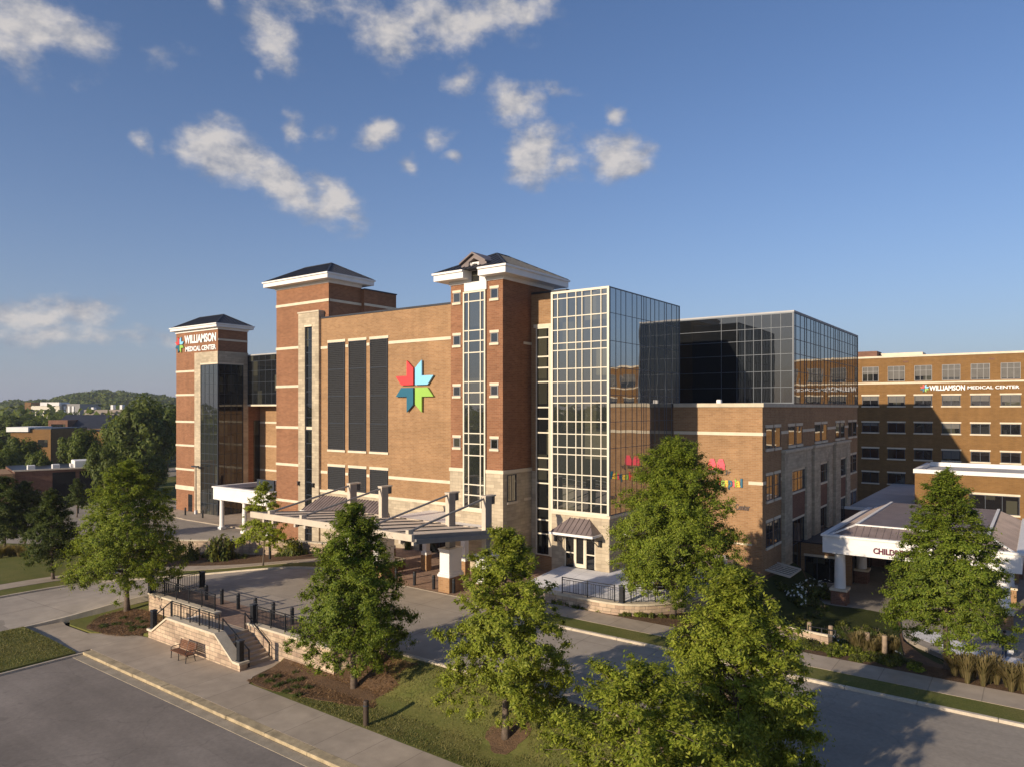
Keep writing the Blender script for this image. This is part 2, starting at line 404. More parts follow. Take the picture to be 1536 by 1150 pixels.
# ---- drop-off road
far = dense([(-65,-30),(-64.4,5),(-64.0,15),(-64.0,21),(-63.6,26),(-61.5,30),(-58,33.2),(-53,36),(-49,37.6),(-46,38.2),(-44,38.25)], 5)
near = dense([(-55,-30),(-54.4,5),(-54,15),(-54,18.9),(-53.6,21.5),(-52.6,25.0),(-51.2,27.6),(-49.8,28.0)], 5)
surf('road', near+[(-30.6,28.0),(-28.9,27.6),(60,27.6),(60,36.4),(-28.6,36.4),(-29.6,38.25)]+far[::-1], z_up, ASPH2, 2.0)
dn = [p for p in near if p[1] > 18.0]; df = [p for p in far if p[1] > 18.0]
surf('drive', dn+[(-30.6,28.0),(-28.9,27.6),(-14.0,27.6),(-14.0,36.4),(-28.6,36.4),(-29.6,38.25)]+df[::-1], lambda x, y: z_up(x, y)+.006, DRIVE, 2.0, skirt=0)
lift = lambda dz: (lambda x, y: z_up(x, y)+dz)
mb = MB(); ribbon(mb, far, 0.0, 0.22, lift(-.3), lift(.13)); mb.build('far_kerb', KERB)['kind'] = 'structure'
mb = MB(); ribbon(mb, near[:-3], 0.0, -0.2, lift(-.3), lift(.13)); mb.build('near_kerb', KERB)['kind'] = 'structure'
mb = MB(); x = -28.4
while x < 60: mb.box(x, x+2.985, 36.4, 36.62, U-.3, U+.13); x += 3.0
mb.build('street_kerb', KERB, bevel=.02)['kind'] = 'structure'
mb = MB(); x = -28.6
while x < 60: mb.box(x, x+2.985, 27.38, 27.6, U-.5, U+.10); x += 3.0
mb.build('lawn_kerb', KERB, bevel=.02)['kind'] = 'structure'
mb = MB(); mb.box(-44, -29.6, 38.14, 38.3, U-.3, U+.02); mb.build('paving_edge', KERB)['kind'] = 'structure'

# left: verge, walk, bed and lawn beyond the drive
o1 = offset_path(far, 0.22); o2 = offset_path(far, 2.4); o3 = offset_path(far, 4.4); o4 = offset_path(far, 8.2)
k0 = 8
surf('verge', o1[k0:-6]+o2[k0:-6][::-1], lift(.10), GRASS, 2.0)
surf('far_walk', o2[k0:-6]+o3[k0:-6][::-1], lift(.13), CONC, 2.0)
i0 = next(i for i, p in enumerate(o3) if p[1] > 33.0)
surf('planting_bed', o3[i0:-8]+[(-52,44),(-60,45),(-72,39.5)], lift(.10), MULCH, 2.0)
surf('left_lawn', o3[k0:i0+1]+[(-72,39.5),(-84,31),(-112,18),(-112,-20),(-68.5,-20)], lambda x, y: -2.36+.25*math.sin(x*.09)*math.sin(y*.13), GRASS, 3.0)
surf('corner_lawn', [(-54.0,-20),(-46.1,-20),(-46.1,18.9),(-53.8,18.9)], lambda x, y: -2.44+.12*sstep(-46,-51,x), GRASS, 2.0)
surf('back_drive', [(-112,20),(-84,33),(-70.5,40.5),(-60,44.2),(-52,43.9),(-52,48.3),(-66,48.9),(-70,60),(-130,60),(-150,110),(-176,104),(-150,30)], -2.62, ASPH2, 50)
surf('entrance_walk', [(-106,51.5),(-90,50.2),(-76.5,50.5),(-69.2,48.9),(-69.2,58.7),(-106,58.7)], -2.5, CONC, 50)
surf('back_lawn', [(-150,62),(-106,61),(-101,60),(-101,120),(-150,120)], -2.6, GRASS, 50)

# bed and lawn strip under the left tree
surf('tree_bed', [(-53.6,21.6),(-52.4,21.1),(-49.5,21.2),(-47.3,22.7),(-45.6,23.1),(-45.6,25.2),(-50.2,25.2),(-50.2,27.9),(-51.0,27.5),(-52.4,25.0)], lambda x, y: L+.03+.75*sstep(21.4,28.4,y), GRASS, 1.0)
def patch(name, cx, cy, rx, ry, zf, m, seed):
    r = random.Random(seed); n = 26; pts = []
    for k in range(n):
        a = 2*math.pi*k/n; q = 1+.16*math.sin(3*a+seed)+r.uniform(-.06,.06)
        pts.append((cx+math.cos(a)*rx*q, cy+math.sin(a)*ry*q))
    return surf(name, pts, lambda x, y: zf(x, y)+.025, m, 1.0)
tb = lambda x, y: L+.03+.75*sstep(21.4,28.4,y)
patch('mulch', -49.2, 23.3, 2.9, 1.75, tb, MULCH, 1)

# front lawn climbing from the walk to the road
surf('front_lawn', [(-33.5,22.2),(60,22.2),(60,27.4),(-28.7,27.4),(-30.3,25.5),(-30.4,25.3),(-34.8,25.3),(-34.2,22.9)], z_lawn, GRASS, 1.0)
surf('mulch', dense([(-34.2,22.9),(-33.4,22.32),(-31.8,22.36),(-30.4,22.75),(-29.0,22.95),(-27.9,23.35),(-26.9,23.5),(-26.2,24.2),(-26.4,25.0),(-26.1,25.7),(-27.2,26.1),(-27.7,26.8),(-28.8,27.2)], 4)+[(-30.4,25.25),(-34.7,25.25)], lambda x, y: z_lawn(x, y)+.03, MULCH, 1.0)
for i, (cx, cy) in enumerate([(-18.5,24.7),(-8.3,24.3)]): patch('mulch', cx, cy, .95, .9, z_lawn, MULCH, 5+i)

# plaza behind the retaining wall, brown paving under the canopy
surf('plaza', [(-50.0,25.4),(-30.4,25.4),(-28.95,27.5),(-28.95,28.0),(-49.9,28.0)], U+.012, PAVER)
surf('entrance_paving', [(-46.5,38.25),(-29.6,38.25),(-29.6,40.6),(-29.0,46.4),(-29,48.7),(-60,48.7),(-60,44.3),(-52,43.2),(-47,40.5)], lambda x, y: U+.02-1.0*sstep(-47,-60,x), PAVER, 2.0)

# right side: strip, walk, bed falling to the lower entrance
surf('verge', [(-28.4,36.6),(60,36.6),(60,38.25),(-29.4,38.25)], U+.11, GRASS)
surf('street_walk', [(-29.5,38.25),(60,38.25),(60,40.25),(-29.5,40.25)], U+.125, CONC)
surf('planting_bed', [(-29.5,40.25),(60,40.25),(60,50.6),(-5.0,50.6),(-7.4,54.5),(-8.4,60),(-9.8,61),(-14.2,61.2),(-16.8,66),(-17.75,66),(-17.75,57.7),(-20.5,57.7),(-18.3,50),(-18.2,45.6),(-19.3,42.8),(-22,40.9),(-29.5,40.9)], lambda x, y: z_right(x, y)+.10+.05*math.sin(x*1.3)*math.sin(y*1.1)*sstep(41,44,y), MULCH, 1.0)
surf('garden_cover', [(-17.4,45.2),(-13,44.5),(-8.6,45.6),(-6.4,48.4),(-7.6,54.4),(-8.6,59.8),(-9.9,60.8),(-14.3,61.0),(-16.9,65.8),(-17.5,65.8)], lambda x, y: z_right(x, y)+.17+.06*math.sin(x*1.3)*math.sin(y*1.1), COVER, 1.0)
surf('lower_drive', [(-17.8,58),(-8.5,56.5),(-4.5,52.6),(60,52.6),(60,93.9),(-17.8,93.9)], -3.72, ASPH2)
surf('lower_walk', [(-7.3,56.6),(-3.6,53.2),(60,53.2),(60,55.2),(-2.6,55.2),(-6.6,58.8)], -3.71, CONC_W)
wallp = dense([(-29.4,40.9),(-25,40.75),(-21.4,41.0),(-19.4,42.9),(-18.4,45.6),(-18.5,50),(-19.4,54),(-20.6,57.75)], 6)
surf('patio', wallp+[(-25.4,57.75),(-25.4,46.44),(-29,46.44),(-29.4,46.4)], lambda x, y: -.02-.36*(1-sstep(40.5,46.4,y)), CONC_W, 1.5)

# ------------------------------------------------------------------ walls, steps, rails
w = empty('retaining_wall', (-21.4,41,U), 'low curved stone retaining wall with pale cap below the glass entrance patio', 'wall')
mb = MB(); ribbon(mb, wallp, -.35, 0.05, lambda x, y: z_right(x, y)-.4, -.46); mb.build('wall', STONE_B, w)
mb = MB(); ribbon(mb, wallp, -.45, 0.12, -.46, -.33); mb.build('coping', COPE, w)

def wall(name, label, x0, x1, y0, y1, z0, z1, cap=.13, over=.06):
    w = empty(name, ((x0+x1)/2, (y0+y1)/2, z0), label, 'wall')
    box('wall', STONE_B, w, x0, x1, y0, y1, z0, z1-cap)
    box('coping', COPE, w, x0-over, x1+over, y0-over, y1+over, z1-cap, z1, bevel=.02)
    return w
wall('retaining_wall', 'stone retaining wall with pale cap between the left tree bed and the stair landing', -49.9, -41.7, 25.15, 25.55, -2.8, -.80)
w = wall('retaining_wall', 'long stone retaining wall right of the stairs with a squared end', -38.3, -30.4, 25.2, 25.6, -2.8, -.85)
mb = MB(); ribbon(mb, [(-30.6,25.62),(-29.8,26.5),(-28.95,27.55)], -.19, .21, -2.8, -.98); mb.build('wall', STONE_B, w)
mb = MB(); ribbon(mb, [(-30.6,25.68),(-29.8,26.5),(-28.95,27.6)], -.25, .27, -.98, -.855); mb.build('coping', COPE, w)
cw = empty('stair_wall', (-40.5,23.1,L), 'stone stair wall sloping down at both ends behind the bench', 'wall')
prof = [(-45.5,-2.7),(-45.5,-2.05),(-45.0,-2.05),(-43.2,-.95),(-37.9,-.95),(-36.1,-2.15),(-35.5,-2.15),(-35.5,-2.7)]
MB().prism(prof, 'y', 22.9, 23.35).build('wall', STONE_B, cw)
top = prof[1:-1]
mb = MB()
for (a, b) in zip(top[:-1], top[1:]):
    mb.prism([(a[0]-(.06 if a is top[0] else 0), a[1]), (b[0]+(.06 if b is top[-1] else 0), b[1]), (b[0]+(.06 if b is top[-1] else 0), b[1]+.13), (a[0]-(.06 if a is top[0] else 0), a[1]+.13)], 'y', 22.82, 23.47)
mb.build('coping', COPE, cw)
st = empty('stairs', (-37,24.3,L), 'concrete stairs climbing from the walk to the plaza landing', 'stairs')
mb = MB()
for k in range(8):
    mb.box(-38.4, -35.85-k*.325, 23.35, 25.2, -2.8 if k == 0 else -2.5+k*.1625-.02, -2.5+(k+1)*.1625)
mb.build('flight', CONC, st)  # darker concrete paints the stair wall's shadow on this flight
mb = MB()
for k in range(8): mb.box(-43.1, -45.35+k*.29, 23.35, 25.15, -2.8 if k == 0 else -2.5+k*.1625-.02, -2.5+(k+1)*.1625)
mb.build('flight', CONC_W, st)
box('landing', CONC, st, -43.1, -38.4, 23.35, 25.4, -2.6, U+.006)
box('threshold', PAVER, st, -41.7, -38.3, 25.1, 25.6, -2.6, U+.02)

def railing(label, pts, h=1.05, post=1.9, bal=.13, balusters=True, thick=.05, group='black metal railings'):
    """pts: 3-D foot points; top rail, low rail, posts and thin balusters"""
    P = [Vector(p) for p in pts]
    t = empty('metal_railing', tuple(P[0]), label, 'railing', group)
    up = Vector((0,0,h)); mb = MB()
    for a, b in zip(P[:-1], P[1:]): mb.bar(a+up, b+up, thick, .045)
    mb.build('top_rail', BLACK, t)
    if balusters:
        mb = MB()
        for a, b in zip(P[:-1], P[1:]): mb.bar(a+Vector((0,0,.12)), b+Vector((0,0,.12)), .035)
        mb.build('low_rail', BLACK, t); mb = MB()
        for a, b in zip(P[:-1], P[1:]): mb.bar(a+Vector((0,0,h-.14)), b+Vector((0,0,h-.14)), .035)
        mb.build('rail', BLACK, t)
        mb = MB()
        for a, b in zip(P[:-1], P[1:]):
            n = max(2, int((b-a).length/bal))
            for k in range(1, n):
                p = a+(b-a)*k/n; mb.bar(p+Vector((0,0,.12)), p+Vector((0,0,h-.14)), .028)
        mb.build('baluster_panel', BLACK, t)
    # posts, evenly along the whole line
    tot = sum((b-a).length for a, b in zip(P[:-1], P[1:])); n = max(1, round(tot/post))
    for k in range(n+1):
        s = tot*k/n
        for a, b in zip(P[:-1], P[1:]):
            l = (b-a).length
            if s <= l+1e-6:
                p = a+(b-a)*(s/l); break
            s -= l
        MB().bar(p-Vector((0,0,.03)), p+Vector((0,0,h+.03)), .06).build('post', BLACK, t)
    return t
off = offset_path(wallp, -.14)
pa = [(x, y, -.33) for x, y in off if -26.2 < x < -21.6 and y < 41.5]
pb = [(x, y, -.33) for x, y in off if x > -21.2 and y < 52]
railing('black patio railing on the curved wall left of the square light post', pa)
railing('black patio railing curving along the wall right of the square light post', pb, post=1.7)
railing('black railing along the cap of the left retaining wall above the landing', [(-49.7,25.35,-.8),(-42.0,25.35,-.8)], post=1.55)
railing('black railing running back from the left wall end toward the road', [(-49.9,25.6,U),(-49.9,28.9,U)], h=1.2, post=1.6)
railing('black railing on the cap of the stone wall right of the stairs', [(-37.6,25.4,-.85),(-30.6,25.45,-.85),(-29.1,27.3,-.85)], post=1.35)
railing('open black handrail along the landing above the bench', [(-43.1,23.15,-.82),(-37.95,23.15,-.82)], h=.95, post=1.03, balusters=True, bal=.34)
railing('sloping black handrail beside the right flight of the stairs', [(-38.3,25.05,U+.05),(-35.9,25.05,L+.05)], h=.92, post=2.0, balusters=False, thick=.06)
railing('sloping black handrail on the open side of the right flight', [(-38.3,23.6,U+.05),(-35.7,23.6,L+.05)], h=.92, post=1.4, balusters=False, thick=.06)
railing('sloping black handrail at the far left end of the stair wall', [(-43.3,23.2,-.85),(-45.1,23.2,-1.95)], h=.9, post=1.1, balusters=False, thick=.06)

def light_post(label, x, y, z, h=1.15):
    t = empty('square_post', (x, y, z), label, 'light post', 'square black light posts')
    box('shaft', BLACK, t, x-.15, x+.15, y-.15, y+.15, z, z+h-.08, bevel=.015)
    box('cap', DARKAL, t, x-.17, x+.17, y-.17, y+.17, z+h-.08, z+h)
    box('foot', DARKAL, t, x-.19, x+.19, y-.19, y+.19, z, z+.04)
light_post('square black light post on the sloping left end of the stair wall', -45.25, 23.12, -1.92)
light_post('square black light post at the bottom of the right stair flight', -35.8, 23.12, -2.02)
light_post('square black light post at the head of the stairs on the right wall', -37.95, 25.4, -.85)
light_post('square black light post at the left corner of the plaza wall', -49.9, 25.3, -.8)
light_post('square black light post by the road at the plaza railing end', -49.9, 29.1, U)
light_post('square black light post between the two patio railings', -21.4, off[0][1]+.05 if False else 40.85, -.33, 1.1)

# low field-stone wall of the left bed
lw = empty('garden_wall', (-65,40,-2), 'long low fieldstone wall behind the shrub bed left of the canopy', 'wall')
lp = dense([(-71,35.9),(-67,38.6),(-62,42.2),(-57,44.6),(-53,45.4)], 4)
mb = MB(); ribbon(mb, lp, -.22, .22, lambda x, y: z_up(x, y)-.4, lambda x, y: max(z_up(x, y)+.85, -1.05)); mb.build('wall', STONE_B, lw)
mb = MB(); ribbon(mb, lp, -.28, .28, lambda x, y: max(z_up(x, y)+.85, -1.05), lambda x, y: max(z_up(x, y)+.96, -.94)); mb.build('coping', COPE, lw)

# curved stone garden wall, boulders and posts at the right
gw = empty('garden_wall', (-11.5,43.5,U), 'short curved stone garden wall stepping down beside the wooden posts', 'wall')
gp = dense([(-13.4,47.0),(-12.6,44.9),(-11.0,43.2),(-9.4,42.6)], 5)
mb = MB(); ribbon(mb, gp, -.2, .2, lambda x, y: z_right(x, y)-.5, lambda x, y: z_right(x, y)+.75); mb.build('wall', STONE_B, gw)
mb = MB(); ribbon(mb, gp, -.26, .26, lambda x, y: z_right(x, y)+.75, lambda x, y: z_right(x, y)+.87); mb.build('coping', COPE, gw)
railing('thin dark handrail beside the curved garden wall', [(-10.9,44.0,z_right(-10.9,44)), (-9.3,43.4,z_right(-9.3,43.4))], h=1.1, post=.8, balusters=False)
POSTS = [(1214,950,.0,'taller sunlit post left of the group by the curved wall'),(1246,957,.0,'second sunlit post among the boulders'),
         (1301,985,.0,'short pale post among the ornamental grasses'),(1327,990,.0,'rightmost pale post beside the grasses')]
for px, py, dz, lab in POSTS:
    x, y = onZ(px, py, -1.45); z = z_right(x, y)+.05; h = 1.25
    t = empty('wooden_post', (x, y, z), 'round weathered '+lab, 'post', 'weathered posts by the right walk')
    MB().cyl(x, y, z-.1, z+h, .13, n=12).build('shaft', POSTW, t); MB().cyl(x, y, z+h, z+h+.05, .14, .10, n=12).build('cap', POSTW, t)
def boulder_mesh(seed):
    r = random.Random(seed); bm = bmesh.new(); bmesh.ops.create_icosphere(bm, subdivisions=3, radius=1)
    ks = [(Vector((r.uniform(-1,1), r.uniform(-1,1), r.uniform(-1,1))).normalized(), r.uniform(.62,.9)) for _ in range(14)]
    for v in bm.verts:
        for n, d in ks:
            e = v.co.dot(n)-d
            if e > 0: v.co -= n*e*.9
        v.co.z *= .55
    me = bpy.data.meshes.new('boulder'); bm.to_mesh(me); bm.free(); me.materials.append(ROCK); boxuv(me); return me
BL = [('flat boulder nearest the road walk left of the posts',1178,955,1.1),('broad pale boulder between the two sunlit posts',1232,966,.85),('small boulder right of the second sunlit post',1262,972,.6),
      ('boulder half hidden in the flowers left of the posts',1196,966,.7),('long pale boulder edging the walk near the curved wall',1210,958,1.0),('rounded boulder at the foot of the taller post',1221,962,.55),('pale boulder nearest the lit end of the curved wall',1190,950,.8)]
for i, (lab, px, py, s) in enumerate(BL):
    x, y = onZ(px, py, -1.35)
    o = link('boulder', boulder_mesh(30+i)); o.location = (x, y, z_right(x, y)+.12); o.scale = (s, s*.8, s*.75); o.rotation_euler.z = i*1.3
    tag(o, lab, 'boulder', 'landscape boulders')

# ------------------------------------------------------------------ bollards
def make_bollard(m=BLACK, h=1.05, r=.115):
    t = empty('bollard', (0,0,0))
    MB().cyl(0,0,-.15,h-.06,r,n=16).build('shaft', m, t, smooth=False)
    MB().tube([(0,0,h-.06),(0,0,h-.02),(0,0,h)], [r*1.02, r*.9, r*.45], 16).build('cap', m, t)
    MB().cyl(0,0,h-.26,h-.20,r*1.05,n=16).build('band', DARKAL, t)
    return t
b0 = make_bollard()
rows = [(-46.3+1.9*k, 27.3, 'plaza', k) for k in range(8)]
ords = ['leftmost','second','third','fourth','fifth','sixth','seventh','last']
pl = [(x, y, U, 'black bollard along the plaza edge, %s from the light post end' % ords[k], 'black bollards along the plaza edge') for x, y, _, k in rows]
pl += [(-45.3+k*1.93, 38.75, U, 'black bollard at the brown paving under the canopy, %s from the left' % ords[k], 'black bollards under the canopy edge') for k in range(8)]
for px, py, z, lab in ((405,835,-1.5,'slim black bollard in the shrub bed beside the yellow tree'),(278,772,-2.5,'black bollard at the foot of the left brick tower'),(304,776,-2.5,'black bollard left of the white portico'),(117,768,-2.5,'small dark bollard before the dark garage on the far left')):
    x, y = onZ(px, py, z); pl.append((x, y, z, lab, 'black bollards on the left'))
first = True
for x, y, z, lab, g in pl:
    o = b0 if first else copy_tree(b0); first = False
    o.location = (x, y, z); tag(o, lab, 'bollard', g)
t = make_bollard(M('brown_bollard_paint', (0.060,0.040,0.028), .6), 1.15, .13); x, y = onZ(549, 1087, -2.5)
t.location = (x, y, z_lawn(x, y)); tag(t, 'single dark brown bollard standing alone in the front lawn', 'bollard')

# ------------------------------------------------------------------ benches
def make_bench(w=1.75):
    t = empty('park_bench', (0,0,0))
    mb = MB()
    for k in range(5): mb.box(-w/2, w/2, -.26+k*.105, -.17+k*.105, .42, .455)
    mb.build('seat', WOOD, t)
    mb = MB()
    for k in range(5):
        y = .27+k*.028; z = .50+k*.095; mb.bar((-w/2, y, z+.035), (w/2, y, z+.035), .03, .085)
    mb.build('backrest', WOOD, t)
    for s in (-1, 0, 1):
        x = s*(w/2-.08); mb = MB()
        mb.tube([(x,-.25,0),(x,-.22,.42)], .026, 8); mb.tube([(x,.33,0),(x,.24,.42),(x,.40,.98)], .026, 8); mb.bar((x,-.26,.40),(x,.27,.40), .04)
        mb.build('leg', BLACK, t)
        if s: MB().tube([(x,-.22,.42),(x,-.26,.60),(x,-.15,.66),(x,.2,.66),(x,.31,.64)], .022, 8).build('armrest', BLACK, t)
    return t
bn = make_bench(); bn.location = (-39.9, 22.05, L)
tag(bn, 'brown slatted bench with dark legs in front of the stone stair wall', 'bench')
bn2 = copy_tree(bn); bn2.location = (-19.6, 43.9, -.2); bn2.rotation_euler.z = rad(45)
tag(bn2, 'brown bench on the pale patio inside the curved railing', 'bench')
# ------------------------------------------------------------------ the hospital
HB = empty('hospital_building', (-45, 50, -2.6), 'large brick hospital with three hipped towers and mirrored glass blocks', 'building')
ZB = -2.8
def grid_wall(parent, axis, c, u0, u1, z0, z1, us, zs, gl, fr, w=.07, d=.06, edge=.16, name='curtain_wall', out=-1):
    """glass sheet with a mullion grid; axis 'y': plane Y=c spans x; axis 'x': plane X=c spans y. out = outward sign"""
    g = MB()
    if axis == 'y': g.box(u0, u1, c, c-out*.12, z0, z1)
    else: g.box(c, c-out*.12, u0, u1, z0, z1)
    go = g.build(name, gl, parent)
    f = MB()
    def bx(a, b, p, q, dd):
        if axis == 'y': f.box(a, b, c-out*.02, c+out*dd, p, q)
        else: f.box(c-out*.02, c+out*dd, a, b, p, q)
    if edge:
        bx(u0-.02, u0+edge, z0-.02, z1+.02, d+.02); bx(u1-edge, u1+.02, z0-.02, z1+.02, d+.02)
        bx(u0+edge, u1-edge, z1-edge, z1+.02, d+.017); bx(u0+edge, u1-edge, z0-.02, z0+edge, d+.017)
    for u in us: bx(u-w/2, u+w/2, z0+edge*.9, z1-edge*.9, d)
    for z in zs: bx(u0+edge*.9, u1-edge*.9, z-w/2, z+w/2, d-.004)
    f.build('mullion_frame', fr, go)
    return go
def window(parent, axis, c, u0, u1, z0, z1, lights=2, tr=None, out=-1, fr=None, gl=None, lintel=True, sill=True, trim=None, tw=.2, over=.08, lab=None):
    gl = gl or GLASS_W; fr = fr or DARKAL; trim = trim or TRIM
    mb = MB()
    def bx(m, a, b, lo, hi, p, q):
        if axis == 'y': m.box(a, b, c+out*lo, c+out*hi, p, q)
        else: m.box(c+out*lo, c+out*hi, a, b, p, q)
    bx(mb, u0, u1, -.1, .008, z0, z1)
    o = mb.build('window', gl, parent)
    f = MB(); w = .07
    bx(f, u0-.01, u0+w, -.05, .035, z0, z1); bx(f, u1-w, u1+.01, -.05, .035, z0, z1)
    bx(f, u0+w, u1-w, -.05, .033, z1-w, z1); bx(f, u0+w, u1-w, -.05, .033, z0, z0+w)
    for k in range(1, lights):
        u = u0+(u1-u0)*k/lights; bx(f, u-w/2, u+w/2, -.05, .031, z0+w, z1-w)
    if tr: bx(f, u0+w, u1-w, -.05, .029, z0+(z1-z0)*tr-.03, z0+(z1-z0)*tr+.03)
    f.build('frame', fr, o)
    if lintel: s = MB(); bx(s, u0-over, u1+over, -.05, .06, z1, z1+tw); s.build('lintel', trim, o)
    if sill: s = MB(); bx(s, u0-over, u1+over, -.05, .11, z0-tw*.9, z0); s.build('sill', trim, o)
    return o
def band(parent, x0, x1, Y, z, h=.26, d=.06): return box('stone_band', TRIM, parent, x0, x1, Y-d, Y+.1, z-h/2, z+h/2)
def bandx(parent, y0, y1, X, z, h=.26, d=.06): return box('stone_band', TRIM, parent, X-.1, X+d, y0, y1, z-h/2, z+h/2)
def hip_roof(parent, x0, x1, y0, y1, z, rise, seam=.55):
    """standing-seam hipped roof over an eave rectangle, with raised seams"""
    w, d = x1-x0, y1-y0; h = min(w, d)/2
    r0, r1 = ((x0+h, (y0+y1)/2), (x1-h, (y0+y1)/2)) if w >= d else (((x0+x1)/2, y0+h), ((x0+x1)/2, y1-h))
    A = [(x0,y0,z),(x1,y0,z),(x1,y1,z),(x0,y1,z)]; R0 = (r0[0],r0[1],z+rise); R1 = (r1[0]+1e-4,r1[1]+1e-4,z+rise)
    mb = MB()
    fs = [(0,1,5,4),(1,2,5),(2,3,4,5),(3,0,4)] if w >= d else [(0,1,4),(1,2,5,4),(2,3,5),(3,0,4,5)]
    mb.add(A+[R0,R1], fs+[(3,2,1,0)])
    ro = mb.build('roof', ROOFD, parent)
    s = MB()
    def height(x, y): return z+rise*min(1.0, min(x-x0, x1-x, y-y0, y1-y)/h)
    def rib(p, q): s.bar((p[0],p[1],height(*p)+.02), (q[0],q[1],height(*q)+.02), .05, .06)
    x = x0+seam
    while x < x1-.1:
        t = min(h, x-x0, x1-x)
        if t > .2: rib((x,y0+.02),(x,y0+t-.02)); rib((x,y1-.02),(x,y1-t+.02))
        x += seam
    y = y0+seam
    while y < y1-.1:
        t = min(h, y-y0, y1-y)
        if t > .2: rib((x0+.02,y),(x0+t-.02,y)); rib((x1-.02,y),(x1-t+.02,y))
        y += seam
    for a in A:
        b = min((R0, R1), key=lambda q: (q[0]-a[0])**2+(q[1]-a[1])**2); s.bar((a[0],a[1],a[2]+.03), (b[0],b[1],b[2]+.03), .12, .07)
    s.bar((R0[0],R0[1],R0[2]+.03), (R1[0]+.01,R1[1]+.01,R1[2]+.03), .14, .08)
    s.build('roof_seams', ROOFD, ro)
    return ro
def cornice(parent, x0, x1, y0, y1, zt, zb, gaps=None, ov=1.0):
    """white boxed eaves: fascia, upper lip and stepped frieze under them; gaps = (xa, xb) left open on the front"""
    mb = MB(); h = zt-zb
    def ring(e, za, zb_, e2):
        X0, X1, Y0, Y1 = x0-e, x1+e, y0-e, y1+e
        segs = [(X0, X1)] if not gaps else [(X0, gaps[0]), (gaps[1], X1)]
        for a, b in segs: mb.box(a, b, Y0, Y0+e2, za, zb_)
        mb.box(X0, X1, Y1-e2, Y1, za, zb_); mb.box(X0, X0+e2, Y0+e2, Y1-e2, za, zb_); mb.box(X1-e2, X1, Y0+e2, Y1-e2, za, zb_)
    ring(ov, zb, zt-.16, ov+.2); ring(ov+.12, zt-.157, zt, ov+.35); ring(.10, zb-.30, zb-.003, .4)
    return mb.build('cornice', WHITE, parent)
def ashlar(parent, x0, x1, y0, y1, z0, z1): return box('stone_facing', STONE, parent, x0, x1, y0, y1, z0, z1)

# main block ---------------------------------------------------------------
YM = 48.7
box('wall', BR_O, HB, -60.8, -30.45, YM, 58.9, ZB, 21.35)
box('roof', MEMB, HB, -60.3, -30.9, YM+.4, 58.5, 21.30, 21.40)
box('parapet_cap', ROOFD, HB, -60.9, -39.25, YM-.06, YM+.42, 21.35, 21.52)
box('parapet_cap', ROOFD, HB, -33.85, -30.45, YM-.06, YM+.42, 21.35, 21.52)
LV = [(493,517.5),(524,549.3),(556,582)]
lx = [(onY(a, 600, YM)[0], onY(b, 600, YM)[0]) for a, b in LV]
def louvre(x0, x1, z0, z1):
    o = box('louvre', BLACK, HB, x0, x1, YM-.012, YM+.1, z0, z1)
    f = MB(); z = z0+.06
    while z < z1-.08:
        f.add([(x0+.06, YM-.02, z+.10),(x1-.06, YM-.02, z+.10),(x1-.06, YM-.085, z),(x0+.06, YM-.085, z),(x0+.06, YM-.02, z+.13),(x1-.06, YM-.02, z+.13),(x1-.06, YM-.085, z+.03),(x0+.06, YM-.085, z+.03)],
              [(3,2,1,0),(4,5,6,7),(0,1,5,4),(1,2,6,5),(2,3,7,6),(3,0,4,7)]); z += .19
    f.build('slats', LOUV, o)
    f = MB(); f.box(x0-.01, x0+.06, YM-.1, YM+.02, z0, z1); f.box(x1-.06, x1+.01, YM-.1, YM+.02, z0, z1); f.box(x0+.04, x1-.04, YM-.093, YM+.02, z1-.07, z1-.003); f.box(x0+.04, x1-.04, YM-.093, YM+.02, z0+.003, z0+.07)
    k = z0+2.7
    while k < z1-1.2: f.box(x0+.06, x1-.06, YM-.095, YM+.02, k, k+.07); k += 2.75
    f.build('frame', DARKAL, o)
    box('lintel', TRIM, o, x0-.12, x1+.12, YM-.08, YM+.05, z1, z1+.26); box('sill', TRIM, o, x0-.12, x1+.12, YM-.12, YM+.05, z0-.22, z0)
for x0, x1 in lx: louvre(x0, x1, 7.75, 18.75); louvre(x0, x1, 3.62, 6.0)
for z in (17.75 if False else 18.30, 5.35):
    e = [-60.75]+[q for p in lx for q in (p[0]-.12, p[1]+.12)]+[-40.0]
    for k in range(0, len(e), 2): band(HB, e[k], e[k+1], YM, z, .28)
ashlar(HB, -60.78, -39.3, YM-.10, YM+.05, ZB, 3.25); box('stone_band', TRIM, HB, -60.78, -39.3, YM-.17, YM+.05, 3.25, 3.52)
# slot window beside the front tower
grid_wall(HB, 'y', YM-.03, -39.95, -39.4, 3.5, 18.95, [], [4.9+1.37*k for k in range(10)], GLASS_W, CREAM, w=.09, edge=.06, name='slot_window')
box('lintel', TRIM, HB, -40.05, -39.35, YM-.09, YM+.02, 18.97, 19.25)
# eight-point star on the wall is a thing of its own (signs)

